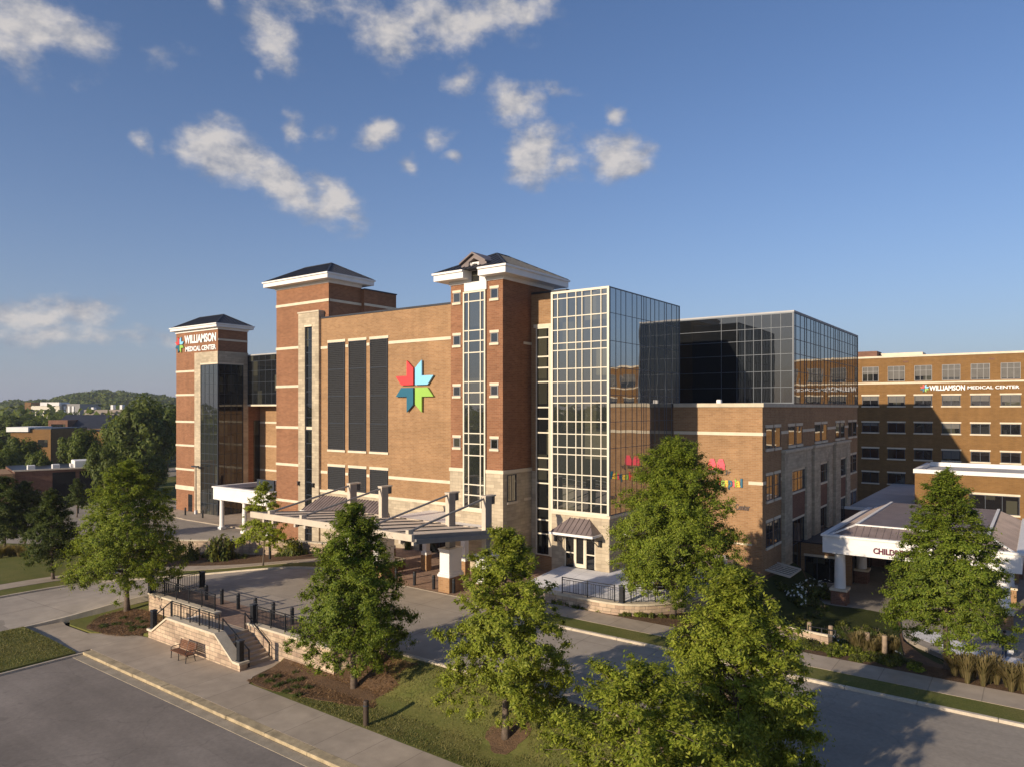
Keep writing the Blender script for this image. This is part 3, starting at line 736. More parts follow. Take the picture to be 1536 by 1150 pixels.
# big left tower ------------------------------------------------------------
YT = 49.15
box('wall', BR_R, HB, -69.1, -60.1, YT, 53.6, ZB, 25.2)
box('wall', BR_R, HB, -69.0, -59.6, 53.6, 58.45, 17.0, 24.95)
box('parapet_cap', ROOFD, HB, -69.05, -59.5, 53.62, 58.5, 24.95, 25.08)
for z in (23.35, 18.6, 14.4, 9.9, 5.8, 1.8): band(HB, -69.13, -64.25, YT, z, .28)
band(HB, -64.25, -60.04, YT, 23.35, .28); bandx(HB, YT-.04, 53.6, -60.1, 23.35); bandx(HB, 53.6, 58.5, -59.6, 23.35)
window(HB, 'x', -60.1, 51.6, 52.9, 20.9, 22.0, 1, out=1, lintel=False, sill=False)
mb = MB()      # projecting stone panel with a tall slit
zt = 22.1
mb.box(-64.2, -63.1, 48.4, YT+.1, ZB, zt); mb.box(-61.9, -60.8, 48.4, YT+.1, ZB, zt); mb.box(-63.1, -61.9, 48.4, YT+.1, 20.6, zt)
mb.build('stone_facing', STONE, HB)
box('coping', COPE, HB, -64.26, -60.74, 48.33, YT+.12, zt, zt+.16)
grid_wall(HB, 'y', 48.62, -63.1, -61.9, ZB, 20.6, [], [-1.3+1.37*k for k in range(16)], GLASS_D, DARKAL, w=.07, edge=.07, name='slit_window')
box('spandrel', TRIM, HB, -63.05, -61.95, 48.55, 48.7, 9.75, 10.05); box('lintel', TRIM, HB, -63.15, -61.85, 48.34, 48.6, 20.6, 20.8)
cornice(HB, -69.1, -60.1, YT, 53.6, 26.05, 25.45)
hip_roof(HB, -70.1, -59.1, YT-1.0, 54.6, 26.05, 1.75)

# front tower ---------------------------------------------------------------
X0, X1, YF = -39.3, -33.9, 44.8
box('wall', BR_R, HB, X0, X1, YF, 51.9, ZB, 22.15)
ashlar(HB, X0-.05, -37.86, YF-.06, YF+.1, ZB, 6.85); ashlar(HB, -35.54, X1+.06, YF-.06, YF+.1, ZB, 6.85); ashlar(HB, -37.86, -35.54, YF-.057, YF+.1, ZB, 3.9)
ashlar(HB, X1-.1, X1+.057, YF+.1, 48.68, ZB, 6.85)
mb = MB(); mb.box(X0-.1, -37.86, YF-.12, YF+.1, 6.85, 7.12); mb.build('stone_band', TRIM, HB); mb = MB(); mb.box(-35.54, X1+.12, YF-.12, YF+.1, 6.85, 7.12); mb.box(X1-.1, X1+.117, YF+.1, 48.68, 6.85, 7.12); mb.build('stone_band', TRIM, HB)
zs = []
for k in range(5):
    zz = 20.6-4.13*k; zs += [zz, zz-2.35, zz-3.2]
zs = [z for z in zs if z > 4.3]
grid_wall(HB, 'y', YF-.09, -37.84, -35.56, 3.9, 21.4, [-37.27, -36.05], zs, GLASS_F, CREAM, w=.085, edge=.11)
box('sill', TRIM, HB, -37.95, -35.45, YF-.2, YF+.05, 3.66, 3.88)
for u in (-38.62, -34.72):
    for z in (21.05, 17.55, 13.40, 9.20):
        window(HB, 'y', YF, u-.37, u+.37, z-.40, z+.40, 1, fr=GREYM, tw=.2, over=.09)
window(HB, 'x', X1+.06, 45.3, 46.5, 4.6, 6.75, 2, out=1, sill=True, lintel=False)
window(HB, 'x', X1+.06, 46.0, 47.6, -.9, 1.6, 2, out=1, sill=False, lintel=False)
for z in (17.3, 4.6): bandx(HB, 47.6, 48.69, X1, z, .2)
cornice(HB, X0, X1, YF, 51.9, 23.05, 22.40, gaps=(-37.15, -35.62))
rf = hip_roof(HB, X0-1.0, X1+1.0, YF-1.0, 52.9, 23.05, 1.85)
dm = MB(); dm.box(-37.75, -37.05, YF-.14, YF+2.6, 21.45, 23.75); dm.box(-36.15, -35.45, YF-.14, YF+2.6, 21.45, 23.75); dm.box(-37.05, -36.15, YF-.14, YF+2.6, 21.45, 22.15)
dm.box(-37.05, -36.15, YF-.05, YF+2.6, 23.05, 23.75)
do = dm.build('dormer', WHITE, HB)
box('window', GLASS_D, do, -37.05, -36.15, YF+.0, YF+.2, 22.15, 23.05)
ar = MB(); ar.box(-37.12, -36.08, YF-.19, YF-.12, 23.03, 23.13)
ar.tube([(-36.6+math.cos(a)*.52, YF-.16, 23.12+math.sin(a)*.52) for a in [math.pi*k/8 for k in range(9)]], .06, 6); ar.build('arch_trim', WHITE, do)
MB().prism([(-37.9,23.25),(-37.15,23.25),(-37.12,23.75),(-36.6,24.02),(-36.08,23.75),(-36.05,23.25),(-35.3,23.25),(-35.3,23.76),(-36.6,24.42),(-37.9,23.76)], 'y', YF-.30, YF+2.6).build('gable_front', SEAM, do)
gr = MB()
gr.add([(-37.95,YF-.55,23.72),(-36.6,YF-.55,24.50),(-35.25,YF-.55,23.72),(-37.95,YF+2.8,23.72),(-36.6,YF+3.0,24.50),(-35.25,YF+2.8,23.72),
        (-37.95,YF-.55,23.60),(-36.6,YF-.55,24.36),(-35.25,YF-.55,23.60),(-37.95,YF+2.8,23.60),(-36.6,YF+3.0,24.36),(-35.25,YF+2.8,23.60)],
       [(0,1,4,3),(1,2,5,4),(7,6,9,10),(8,7,10,11),(0,6,7,1),(1,7,8,2),(3,4,10,9),(4,5,11,10),(0,3,9,6),(2,8,11,5)])
gr.build('gable_roof', SEAM, do)

# stair bay strip between front tower and glass block -------------------------
grid_wall(HB, 'y', YM-.02, -33.35, -32.05, .05, 18.55, [], [17.75]+[16.2-2.06*k for k in range(8)]+[15.3-4.13*k for k in range(4)], GLASS_D, CREAM, w=.11, edge=.07, name='strip_window')
box('lintel', TRIM, HB, -33.6, -31.9, YM-.1, YM+.05, 18.57, 18.85)
ashlar(HB, -33.84, -33.4, YM-.05, YM+.05, ZB, 6.85); box('pilaster', TRIM, HB, -32.0, -31.7, YM-.12, YM+.05, 0, 18.55)
ashlar(HB, -31.7, -30.38, YM-.05, YM+.05, ZB, 6.85)

# glass entrance block ------------------------------------------------------
GX0, GX1, GY0, GY1 = -30.4, -25.37, 46.44, 59.1
mb = MB(); dx0, dx1 = -29.25, -26.55
mb.box(GX0, dx0, GY0, GY0+.5, ZB, 3.9); mb.box(dx1, GX1, GY0, GY0+.5, ZB, 3.9); mb.box(dx0, dx1, GY0, GY0+.5, 2.55, 3.9)
mb.box(GX1-.5, GX1, GY0+.5, 57.78, ZB, 3.9); mb.box(GX0, GX0+.5, GY0+.5, 58, ZB, 3.9)
mb.build('stone_facing', STONE, HB)
mb = MB(); mb.box(GX0-.05, GX1+.09, GY0-.09, GY0+.4, 3.9, 4.12); mb.box(GX1-.4, GX1+.087, GY0+.4, 57.78, 3.9, 4.12); mb.build('stone_band', TRIM, HB)
usf = [onY(820+q/7.314, 600, GY0)[0] for q in (125,228,325,392,492,600)]
zsf = [20.45,18.98,18.0,17.0,15.0,14.0,12.97,12.44,11.0,10.06,9.05,8.57,7.75,6.9,5.95,4.87]
zsf = [20.35,18.95,17.95,16.95,15.95 if False else 16.40,15.0,14.0,12.97,12.40,11.0,10.06,9.05,8.50,7.0,5.95,4.95]
grid_wall(HB, 'y', GY0, GX0, GX1, 4.12, 20.9, usf, zsf, GLASS_F, CREAM, w=.07, d=.07, edge=.15)
rr = random.Random(8); us = []; y = GY0+1.0
while y < GY1-.5: us.append(y); y += rr.choice((.42, .8, .8, 1.05))
grid_wall(HB, 'x', GX1, GY0+.06, GY1, 4.12, 20.88, us, [19.0,16.95,15.0,12.97,11.0,9.05,7.0,5.0], GLASS_S, MULL, w=.04, d=.02, edge=.06, out=1)
box('wall', DARKAL, HB, GX0+.02, GX1-.13, GY0+.13, GY1-.05, 4.0, 20.84)
box('roof', MEMB, HB, GX0+.1, GX1-.2, GY0+.15, GY1-.1, 20.84, 20.9)
ent = empty('x', (0,0,0)); bpy.data.objects.remove(ent)
# doors: two side lights and a framed leaf
do = box('door', GLASS_D, HB, dx0+.02, dx1-.02, GY0+.14, GY0+.24, 0, 2.55)
f = MB()
for u in (dx0+.04, dx0+.86, dx0+1.86, dx1-.04): f.box(u-.045, u+.045, GY0+.05, GY0+.2, 0, 2.55)
f.box(dx0, dx1, GY0+.053, GY0+.2, 2.47, 2.55); f.box(dx0+.09, dx0+.81, GY0+.06, GY0+.2, 1.02, 1.1); f.box(dx0+1.91, dx1-.09, GY0+.06, GY0+.2, 1.02, 1.1)
f.build('frame', CREAM, do)
f = MB(); a, b = dx0+.905, dx0+1.815
f.box(a, a+.14, GY0+.02, GY0+.18, 0.02, 2.46); f.box(b-.14, b, GY0+.02, GY0+.18, 0.02, 2.46); f.box(a+.14, b-.14, GY0+.023, GY0+.18, .02, .30); f.box(a+.14, b-.14, GY0+.023, GY0+.18, 2.32, 2.46)
f.build('door_leaf', CREAM, do); MB().tube([(b-.22,GY0-.03,.85),(b-.22,GY0-.03,1.3)], .018, 6).build('handle', DARKAL, do)
def awning(parent, x0, x1, yw, depth, z0, z1, inset, name='awning', seam=.42):
    """hipped standing-seam awning on a front wall"""
    yf = yw-depth; mb = MB()
    A = [(x0,yf,z0),(x1,yf,z0),(x1,yw,z0),(x0,yw,z0),(x0+inset,yw,z1),(x1-inset,yw,z1)]
    mb.add(A, [(0,1,5,4),(1,2,5),(3,0,4),(3,2,1,0),(2,3,4,5)]); o = mb.build(name, SEAM, parent)
    s = MB(); x = x0+.2
    while x < x1-.1:
        f = 1.0
        if x < x0+inset: f = (x-x0)/inset
        elif x > x1-inset: f = (x1-x)/inset
        if f > .15: s.bar((x,yf+.02,z0+.03), (x,yf+depth*f-.02,z0+(z1-z0)*f+.03), .045, .06)
        x += seam
    s.build('seam', SEAM, o)
    f = MB(); f.box(x0-.03, x1+.03, yf-.05, yf+.03, z0-.14, z0+.03); f.box(x0-.03, x0+.05, yf+.03, yw, z0-.14, z0+.027); f.box(x1-.05, x1+.03, yf+.03, yw, z0-.14, z0+.027); f.build('fascia', WHITE, o)
    for q in (x0+.25, x1-.25): MB().bar((q,yf+.1,z0-.1),(q,yw-.02,z0-.95), .05).build('bracket', DARKAL, o)
    return o
awning(HB, -29.75, -26.0, GY0-.02, 1.35, 2.72, 3.72, 1.0)
awning(HB, -61.2, -50.3, YM-.12, 2.2, 1.55, 2.95, .9)
# awning on the shaded side of the glass block, turned a quarter
o = awning(HB, -2.0, 2.0, 0, 1.2, 2.6, 3.5, .9)
o.matrix_parent_inverse = Matrix.Translation(-Vector(WL['hospital_building']))
o.location = (GX1+.02, 50.2, 0); o.rotation_euler.z = rad(90)
def sconce(parent, x, y, z):
    o = box('wall_light', BLACK, parent, x-.09, x+.09, y-.22, y, z-.22, z+.16, bevel=.01); box('lamp_shade', DARKAL, o, x-.13, x+.13, y-.27, y+.0, z+.16, z+.22)
for px, py in ((834,806),(901,815)): q = onY(px, py, GY0); sconce(HB, q[0], GY0, q[1])
for px, py in ((449,724),(471,727)): q = onY(px, py, 48.4); sconce(HB, q[0], 48.4, q[1])
# clinic wing -----------------------------------------------------------------
WX1, WY0, WY1 = -17.8, 57.8, 94.7
box('wall', BR_O, HB, -30, WX1, WY0, WY1, -4.2, 12.1)
mb = MB(); mb.box(-25.3, WX1+.12, WY0-.12, WY0+.6, 12.1, 12.42); mb.box(WX1-.5, WX1+.117, WY0+.6, 66.7, 12.1, 12.42); mb.box(WX1-.3, WX1+.09, 66.7, WY1+.1, 12.1, 12.36); mb.build('coping', COPE, HB)
box('roof', MEMB, HB, -29.9, WX1-.5, WY0+.6, 66.75, 12.06, 12.2)
box('vent_cap', WHITE, HB, -22.6, -22.2, 60.5, 60.9, 12.2, 12.75, bevel=.05)
band(HB, -25.3, WX1+.05, WY0, 9.93, .26); band(HB, -18.9, WX1+.05, WY0, 6.0, .26)
band(HB, -21.8, -18.6, WY0, 1.05, .14, .12)
for a, b in ((WY0-.04,58.55),(62.8,64.9),(69.7,74.1),(79.3,83.0),(87.5,89.3),(94.0,94.7)): bandx(HB, a, b, WX1, 9.93)
for a, b in ((WY0-.04,58.55),(62.8,63.0)): bandx(HB, a, b, WX1, 6.0)
G1 = [(58.6,62.7),(65.0,69.6),(74.2,79.2),(83.1,87.4),(89.4,93.9)]
for a, b in G1:
    m_ = (a+b)/2; g = .25
    for u0, u1 in ((a, m_-g), (m_+g, b)): window(HB, 'x', WX1, u0, u1, 8.72, 10.42, 1, out=1, gl=GLASS_S, tw=.24, over=.06)
for (u0, u1, z0, z1) in ((58.7,60.4,4.5,6.55),(60.9,62.6,4.5,6.55),(58.7,60.4,.75,2.75),(60.9,62.6,.75,2.75),(89.6,91.4,4.5,6.55),(91.9,93.8,4.5,6.55),(89.6,91.4,.2,2.2),(91.9,93.8,.2,2.2)):
    window(HB, 'x', WX1, u0, u1, z0, z1, 2, tr=.55, out=1, gl=GLASS_S, tw=.22)
for a, b in ((63.0,71.8),(73.0,80.5),(82.0,89.2)):
    ia, ib = a+2.3, b-1.7; zt = 8.2
    mb = MB(); mb.box(WX1-.1, WX1+.30, a, ia, -4.2, zt); mb.box(WX1-.1, WX1+.30, ib, b, -4.2, zt); mb.box(WX1-.1, WX1+.28, ia, ib, 6.6, zt); mb.build('stone_facing', STONE, HB)
    box('coping', COPE, HB, WX1-.1, WX1+.40, a-.08, b+.08, zt, zt+.22)
    box('spandrel', BR_D, HB, WX1-.1, WX1+.12, ia, ib, 2.2, 4.35)
    window(HB, 'x', WX1+.08, ia+.1, ib-.1, 4.55, 6.4, 4, tr=.6, out=1, gl=GLASS_S, tw=.2)
    window(HB, 'x', WX1+.05, ia+.1, ib-.1, -3.7, 2.0, 4, tr=.62, out=1, gl=GLASS_D, tw=.2, sill=False)
    window(HB, 'x', WX1, b+.08, b+.75, -.4, 2.4, 1, out=1, gl=GLASS_D, tw=.15)
# slatted sun shade over the low side door
ss = MB()
for k in range(6): ss.bar((WX1+.05, 58.75+k*.56, -.95), (WX1+1.9, 58.75+k*.56, -1.25), .2, .05)
so = ss.build('sun_shade', GREYL, HB); f = MB(); f.bar((WX1+1.92,58.4,-1.26),(WX1+1.92,61.7,-1.26), .08, .14); f.bar((WX1+.02,58.4,-.95),(WX1+1.92,58.4,-1.26),.08,.14); f.bar((WX1+.02,61.7,-.95),(WX1+1.92,61.7,-1.26),.08,.14); f.build('frame', GREYL, so)
# mirrored storeys on the clinic wing
CY0 = 66.7
us = [-24.4,-22.9,-22.15,-21.35,-20.6,-19.75,-18.9]
grid_wall(HB, 'y', CY0, -30, WX1+.02, 12.42, 20.62, us, [13.9,15.35,16.9,18.2,19.3], GLASS_K, MULL, w=.04, d=.03, edge=.10)
us = []; y = CY0+.7; rr = random.Random(5)
while y < WY1-.5: us.append(y); y += rr.choice((.75, 1.2, 1.5, 1.5))
grid_wall(HB, 'x', WX1+.02, CY0+.06, WY1, 12.38, 20.6, us, [13.9,15.3,16.9,18.2,19.4], GLASS_S, DARKAL, w=.055, d=.03, edge=.08, out=1)
box('wall', DARKAL, HB, -30, WX1-.14, CY0+.13, WY1-.05, 12.1, 20.56)
box('roof', MEMB, HB, -30, WX1+.08, CY0-.06, WY1+.04, 20.62, 20.76)

# left brick tower with glazed corner ----------------------------------------
box('wall', BR_R, HB, -100.3, -89.6, 54.5, 59.0, ZB, 22.75)
box('wall', BR_R, HB, -100.2, -89.65, 59.0, 66.0, ZB, 19.3)
for z in (17.2, 13.9, 10.1, 6.75, 3.35): band(HB, -100.35, -95.4, 54.5, z, .28)
band(HB, -100.35, -95.4, 54.5, .75, .6, .1)
mb = MB(); mb.box(-95.3, -93.75, 54.40, 54.6, ZB, 19.7); mb.box(-93.75, -89.5, 54.40, 54.6, 18.2, 19.7); mb.box(-89.7, -89.5, 54.6, 58.25, 18.2, 19.7); mb.box(-89.7, -89.5, 58.25, 59.05, ZB, 19.7)
mb.build('stone_facing', STONE, HB)
mb = MB(); mb.box(-93.8, -89.46, 54.36, 54.6, 17.98, 18.2); mb.box(-89.7, -89.457, 54.6, 58.3, 17.98, 18.2); mb.build('lintel', TRIM, HB)
grid_wall(HB, 'y', 54.45, -93.75, -89.52, ZB, 17.98, [-92.7,-91.65,-90.6], [-1.0+1.36*k for k in range(14)], GLASS_F, DARKAL, w=.06, d=.03, edge=.08)
grid_wall(HB, 'x', -89.53, 54.52, 58.25, ZB, 17.98, [55.4,56.4,57.3], [-1.0+1.36*k for k in range(14)], GLASS_D, DARKAL, w=.06, d=.03, edge=.08, out=1)
bandx(HB, 54.5, 59.0, -89.6, 21.3, .25); band(HB, -100.35, -99.6, 54.5, 21.3, .25); 
box('door', GLASS_D, HB, -97.05, -96.0, 54.46, 54.6, -2.5, -.1)
cornice(HB, -100.3, -89.6, 54.5, 59.0, 23.45, 22.95, ov=.6)
hip_roof(HB, -100.8, -89.1, 54.0, 59.5, 23.45, 1.6)
# link between the towers
box('wall', BR_O, HB, -89.6, -69.0, 61.0, 68, ZB, 12.3)
for z in (10.0, 6.7, 3.3): band(HB, -89.5, -69.1, 61.0, z, .26)
box('window', GLASS_D, HB, -89.75, -89.58, 60.0, 60.95, ZB, 10.3)
box('stone_band', TRIM, HB, -89.5, -69.0, 58.9, 61.0, 12.3, 12.52)
grid_wall(HB, 'y', 59.0, -89.5, -69.0, 12.52, 19.3, [-88.3+1.45*k for k in range(13)], [14.0,15.6,17.2,18.5], GLASS_D, DARKAL, w=.06, d=.03, edge=.08)
box('wall', DARKAL, HB, -89.5, -69.0, 59.13, 68, 12.5, 19.26); box('roof', MEMB, HB, -89.5, -69.0, 58.95, 68, 19.3, 19.45)

# ------------------------------------------------------------------ white portico at the left door
po = empty('entrance_portico', (-75,50,-2.5), 'white flat-roofed portico on round columns before the left door', 'portico')
px0, px1, py0, py1 = -80.6, -69.25, 48.4, 58.8
mb = MB(); mb.box(px0, px1, py0, py0+.5, 1.05, 2.45); mb.box(px0, px0+.5, py0+.5, py1, 1.05, 2.45); mb.box(px1-.5, px1, py0+.5, py1, 1.05, 2.45); mb.box(px0+.5, px1-.5, py0+.5, py1, 1.05, 1.3); mb.build('entablature', WHITE, po)
mb = MB(); mb.box(px0-.12, px1+.1, py0-.12, py0+.5, 2.45, 2.62); mb.box(px0-.12, px0+.5, py0+.5, py1, 2.45, 2.617); mb.box(px1-.5, px1+.1, py0+.5, py1, 2.45, 2.617); mb.build('cornice', WHITE, po)
box('roof', ROOFD, po, px0+.5, px1-.5, py0+.5, py1, 1.95, 2.1)
for x, y in ((-79.7,49.0),(-75.0,49.0),(-70.3,49.0),(-79.7,57.5),(-70.3,57.5)):
    MB().tube([(x,y,-2.3),(x,y,-.8),(x,y,1.0)], [.28,.27,.23], 20, caps=False).build('column', WHITE, po, smooth=True)
    mb = MB(); mb.box(x-.34, x+.34, y-.34, y+.34, -2.6, -2.3); mb.cyl(x, y, -2.3, -2.18, .33, .30, 20); mb.build('column_base', WHITE, po); box('capital', WHITE, po, x-.29, x+.29, y-.29, y+.29, .92, 1.05)
box('screen', DARKAL, po, -77.0, -73.6, 52.0, 52.15, 2.05, 3.4)

# ------------------------------------------------------------------ drop-off canopy
ca = empty('dropoff_canopy', (-38,36,U), 'steel drop-off canopy hung from four square masts by slanting rods', 'canopy')
cx0, cx1, cy0, cy1, cz = -47.2, -30.6, 31.3, 40.3, 4.15
cz = 4.22
zc = lambda y: cz-.10*(y-cy0)            # the deck falls gently back toward the doors
def slab(name, m, x0, x1, y0, y1, lo, hi): return MB().prism([(y0,zc(y0)+lo),(y1,zc(y1)+lo),(y1,zc(y1)+hi),(y0,zc(y0)+hi)], 'x', x0, x1).build(name, m, ca)
mb = MB(); mb.box(cx0, cx1, cy0, cy0+.22, cz-.28, cz+.14); mb.build('front_beam', GREYL, ca)
slab('side_beam', GREYM, cx1-.2, cx1-.003, cy0+.22, cy1, -.3, .12); slab('side_beam', GREYM, cx0+.003, cx0+.2, cy0+.22, cy1, -.3, .12)  # darker steel paints the shade on the side beams
box('rear_beam', GREYL, ca, cx0+.2, cx1-.2, cy1-.2, cy1-.003, zc(cy1)-.28, zc(cy1)+.12)
x = cx0+.22
while x < cx1-.5:
    x2 = min(x+1.66, cx1-.22); slab('deck_panel', DECK, x, x2, cy0+.22, cy1-.2, -.02, .05); slab('purlin', DARKAL, x2+.01, x2+.13, cy0+.22, cy1-.2, -.12, .11); x += 1.80
mxs = [-45.0,-41.35,-34.4,-31.05]
for k, mx in enumerate(mxs):
    my = 39.2
    for d in (-.55, .55):
        slab('joist', GREYM, mx+d-.09, mx+d+.09, cy0+.22, cy1-.2, -.42, -.13)
        box('bracket', GREYL, ca, mx+d-.09, mx+d+.09, cy0-.03, cy0+.3, cz-.50, cz-.29)
    box('mast', GREYM, ca, mx-.17, mx+.17, my-.33, my+.33, 1.9, 5.85)
    box('lit_mast_face', GREYL, ca, mx-.175, mx+.175, my-.38, my-.33, 2.0, 5.9)  # lighter steel sheet paints the sunlit front face of the mast
    box('mast_cap', GREYL, ca, mx-.22, mx+.22, my-.42, my+.75, 5.85, 5.95); box('counter_block', DARKAL, ca, mx-.14, mx+.14, my+.33, my+.72, 5.3, 5.85)
    MB().tube([(mx,my-.3,5.75),(mx,cy0+.35,cz+.28)], .075, 10).build('tie_rod', GREYM, ca)
    box('rod_anchor', GREYL, ca, mx-.13, mx+.13, cy0+.05, cy0+.5, cz+.06, cz+.38, bevel=.02)
    pd = MB(); pd.box(mx-.45, mx+.45, my-.68, my+.68, -.02, 1.78); pe = pd.build('pedestal', WHITE, ca)
    mb = MB(); mb.box(mx-.57, mx+.57, my-.8, my+.8, -.08, .10); mb.box(mx-.51, mx+.51, my-.74, my+.74, .10, .22); mb.build('base_moulding', WHITE, pe); mb = MB(); mb.box(mx-.5, mx+.5, my-.73, my+.73, 1.70, 1.84); mb.box(mx-.55, mx+.55, my-.78, my+.78, 1.84, 1.94); mb.build('moulding', WHITE, pe)
    box('brick_base', BR_O, pe, mx-.52, mx+.52, my-.75, my+.75, U-.2, -.08)
po2 = empty('entrance_porch', (-38,43,U), 'flat white porch roof on brick-footed posts behind the steel canopy', 'porch')
mb = MB(); mb.box(-45, -35.4, 42.5, 44.7, 2.3, 2.7); mb.box(-45, -39.35, 44.7, 48.5, 2.3, 2.697); mb.build('roof', WHITE, po2)
mb = MB(); mb.box(-45.1, -35.3, 42.38, 42.5, 2.56, 2.76); mb.build('fascia', CREAM, po2)
for x in (-44.4,-40.3,-36.2):
    y = 42.9; o = box('post', WHITE, po2, x-.22, x+.22, y-.22, y+.22, .3, 2.3); box('moulding', WHITE, o, x-.31, x+.31, y-.31, y+.31, .1, .38, bevel=.03); box('brick_base', BR_O, o, x-.3, x+.3, y-.3, y+.3, U-.2, .1)
window(HB, 'y', YM-.1, -46.5, -41.5, -1.9, 1.2, 4, gl=GLASS_D, sill=False)
# low planter box left under the canopy
pw = empty('planter', (-43.5,41,U), 'long low brick planter under the canopy', 'planter')
box('wall', BR_D, pw, -47.5, -42.0, 41.0, 42.2, U-.1, U+.75); box('coping', COPE, pw, -47.56, -41.94, 40.94, 42.26, U+.75, U+.87); box('soil', MULCH, pw, -47.3, -42.2, 41.2, 42.0, U+.86, U+.90)
# ------------------------------------------------------------------ far brick wing
FW = empty('hospital_wing', (0, 120, -3.9), 'long five-storey tan brick wing with rows of windows at the far right', 'building')
YW = 120.0
box('wall', BR_FAR, FW, -40, 60, YW, 138, -4.2, 19.35)
box('parapet_cap', TRIM, FW, -40.1, 60.1, YW-.12, YW+.5, 19.52, 19.80); box('wall', BR_FAR, FW, -40, 60, YW, YW+.45, 19.35, 19.52)
box('roof', MEMB, FW, -39.9, 59.9, YW+.5, 137.9, 19.3, 19.5)
box('stone_band', TRIM, FW, -40, 60, YW-.08, YW+.1, 15.62, 15.86)
rows_ = [(16.0,18.25,3,.68),(12.35,13.85,2,None),(8.40,9.85,2,None),(4.50,5.95,2,None),(.75,2.35,2,None)]
BLIND = M('window_blind', (0.13, 0.12, 0.105), 0.8, 0.12, 1.5)
rr = random.Random(11)
for k in range(-4, 12):
    xc = -20.75+3.5*k
    for i, (z0, z1, n, tr) in enumerate(rows_):
        o = window(FW, 'y', YW, xc-1.12, xc+1.12, z0, z1, n, tr=tr, gl=GLASS_W, fr=GREYM if i == 0 else DARKAL, lintel=i > 0, sill=i > 0, tw=.22, over=.12)
        if i < 2 or rr.random() < .25:
            h = (z1-z0)*(rr.uniform(.35, 1.0) if i else rr.uniform(.5, .98))
            box('blind', BLIND, o, xc-1.0, xc+1.0, YW-.014, YW-.010, z1-h+.06, z1-.08)
box('roof_hatch', BR_D, FW, -24.5, -20.5, 124, 128, 19.4, 20.9); box('roof_hatch', TRIM, FW, -20.3, -14.5, 126, 130, 19.4, 20.6)
MB().cyl(-25.0, 123, 19.4, 21.6, .12).build('vent_pipe', BR_D, FW)
for x in (-16.0, -5.4): box('scupper', BR_D, FW, x-.35, x+.35, YW-.05, YW+.05, 18.75, 18.95)

# low link roof and single-storey building at the right ------------------------
CB = empty('link_building', (-8,100,-3.9), 'low flat-roofed brick link between the clinic wing and the far wing', 'building')
box('wall', BR_D, CB, -17.7, -11.7, 87.2, 119.8, -4.2, .72); box('roof', MEMB, CB, -17.6, -11.75, 87.5, 119.75, .70, .82)
mb = MB(); mb.box(-17.7, -14.6, 87.0, 87.5, .72, .98); mb.box(-14.6, -14.2, 86.2, 87.5, .72, 1.2); mb.box(-14.2, -11.8, 85.9, 86.3, .95, 1.2); mb.build('coping', WHITE, CB)
box('wall', BR_D, CB, -14.55, -11.72, 86.3, 87.2, -4.2, .95)
SB = empty('side_building', (0,95,-3.9), 'flat-roofed tan brick building with white parapet behind the right tree', 'building')
sx0, sy0 = -11.6, 93.9
box('wall', BR_FAR, SB, sx0, 40, sy0, 106, -4.2, 4.6); 
mb = MB(); mb.box(sx0-.15, 40, sy0-.15, sy0+.35, 4.6, 5.05); mb.box(sx0-.147, sx0+.3, sy0+.35, 106, 4.6, 5.047); mb.box(sx0+.3, 40, 105.7, 106.15, 4.6, 5.15); mb.build('parapet', WHITE, SB)
box('roof', MEMB, SB, sx0+.3, 40, sy0+.35, 105.7, 4.6, 4.66)
for k in range(6):
    x = -6.35+k*6.0; window(SB, 'y', sy0, x, x+4.6, .55, 2.55, 3, gl=GLASS_W, fr=DARKAL, tw=.22)
# children's entrance canopy -----------------------------------------------------
EC = empty('entrance_canopy', (-8,70,-3.7), 'wide white canopy with bronze seam roof at the lower entrance on the right', 'canopy')
ex0, ex1, ey0, ey1 = -14.1, -1.0, 61.3, 80.7
mb = MB(); mb.box(ex0, ex1, ey0, ey0+.5, .45, 1.75); mb.box(ex0, ex0+.45, ey0+.5, ey1, .45, 1.75); mb.box(ex1-.45, ex1, ey0+.5, ey1, .45, 1.75); mb.box(ex0+.45, ex1-.45, ey1-.45, ey1, .45, 1.75); mb.build('fascia', WHITE, EC)
mb = MB(); mb.box(ex0-.12, ex1+.12, ey0-.12, ey0+.3, 1.75, 1.92); mb.box(ex0-.12, ex0+.3, ey0+.3, ey1, 1.75, 1.917); mb.box(ex1-.3, ex1+.12, ey0+.3, ey1, 1.75, 1.917); mb.build('cornice', WHITE, EC)
box('ceiling', MEMB, EC, ex0+.45, ex1-.45, ey0+.5, ey1-.45, .9, 1.0)
i = 2.1; rz0, rz1 = 1.72, 2.55; A = [(ex0+.3,ey0+.3,rz0),(ex1-.3,ey0+.3,rz0),(ex1-.3,ey1,rz0),(ex0+.3,ey1,rz0),(ex0+i,ey0+i,rz1),(ex1-i,ey0+i,rz1),(ex1-i,ey1,rz1),(ex0+i,ey1,rz1)]
MB().add(A, [(0,1,5,4),(1,2,6,5),(3,0,4,7),(4,5,6,7),(3,2,1,0),(2,3,7,6)]).build('roof', SEAM, EC)
s = MB(); x = ex0+.7
while x < ex1-.4:
    f = min(1.0, (x-ex0-.3)/(i-.3), (ex1-.3-x)/(i-.3))
    if f > .08: s.bar((x,ey0+.34,rz0+.03),(x,ey0+.3+(i-.3)*f,rz0+(rz1-rz0)*f+.03), .045, .06)
    x += .5
y = ey0+.8
while y < ey1-.2:
    f = min(1.0, (y-ey0-.3)/(i-.3))
    for a, b in ((ex0+.34, ex0+.3+(i-.3)*f), (ex1-.34, ex1-.3-(i-.3)*f)): s.bar((a,y,rz0+.03),(b,y,rz0+(rz1-rz0)*f+.03), .045, .06)
    y += .5
s.build('roof_seams', SEAM, EC)
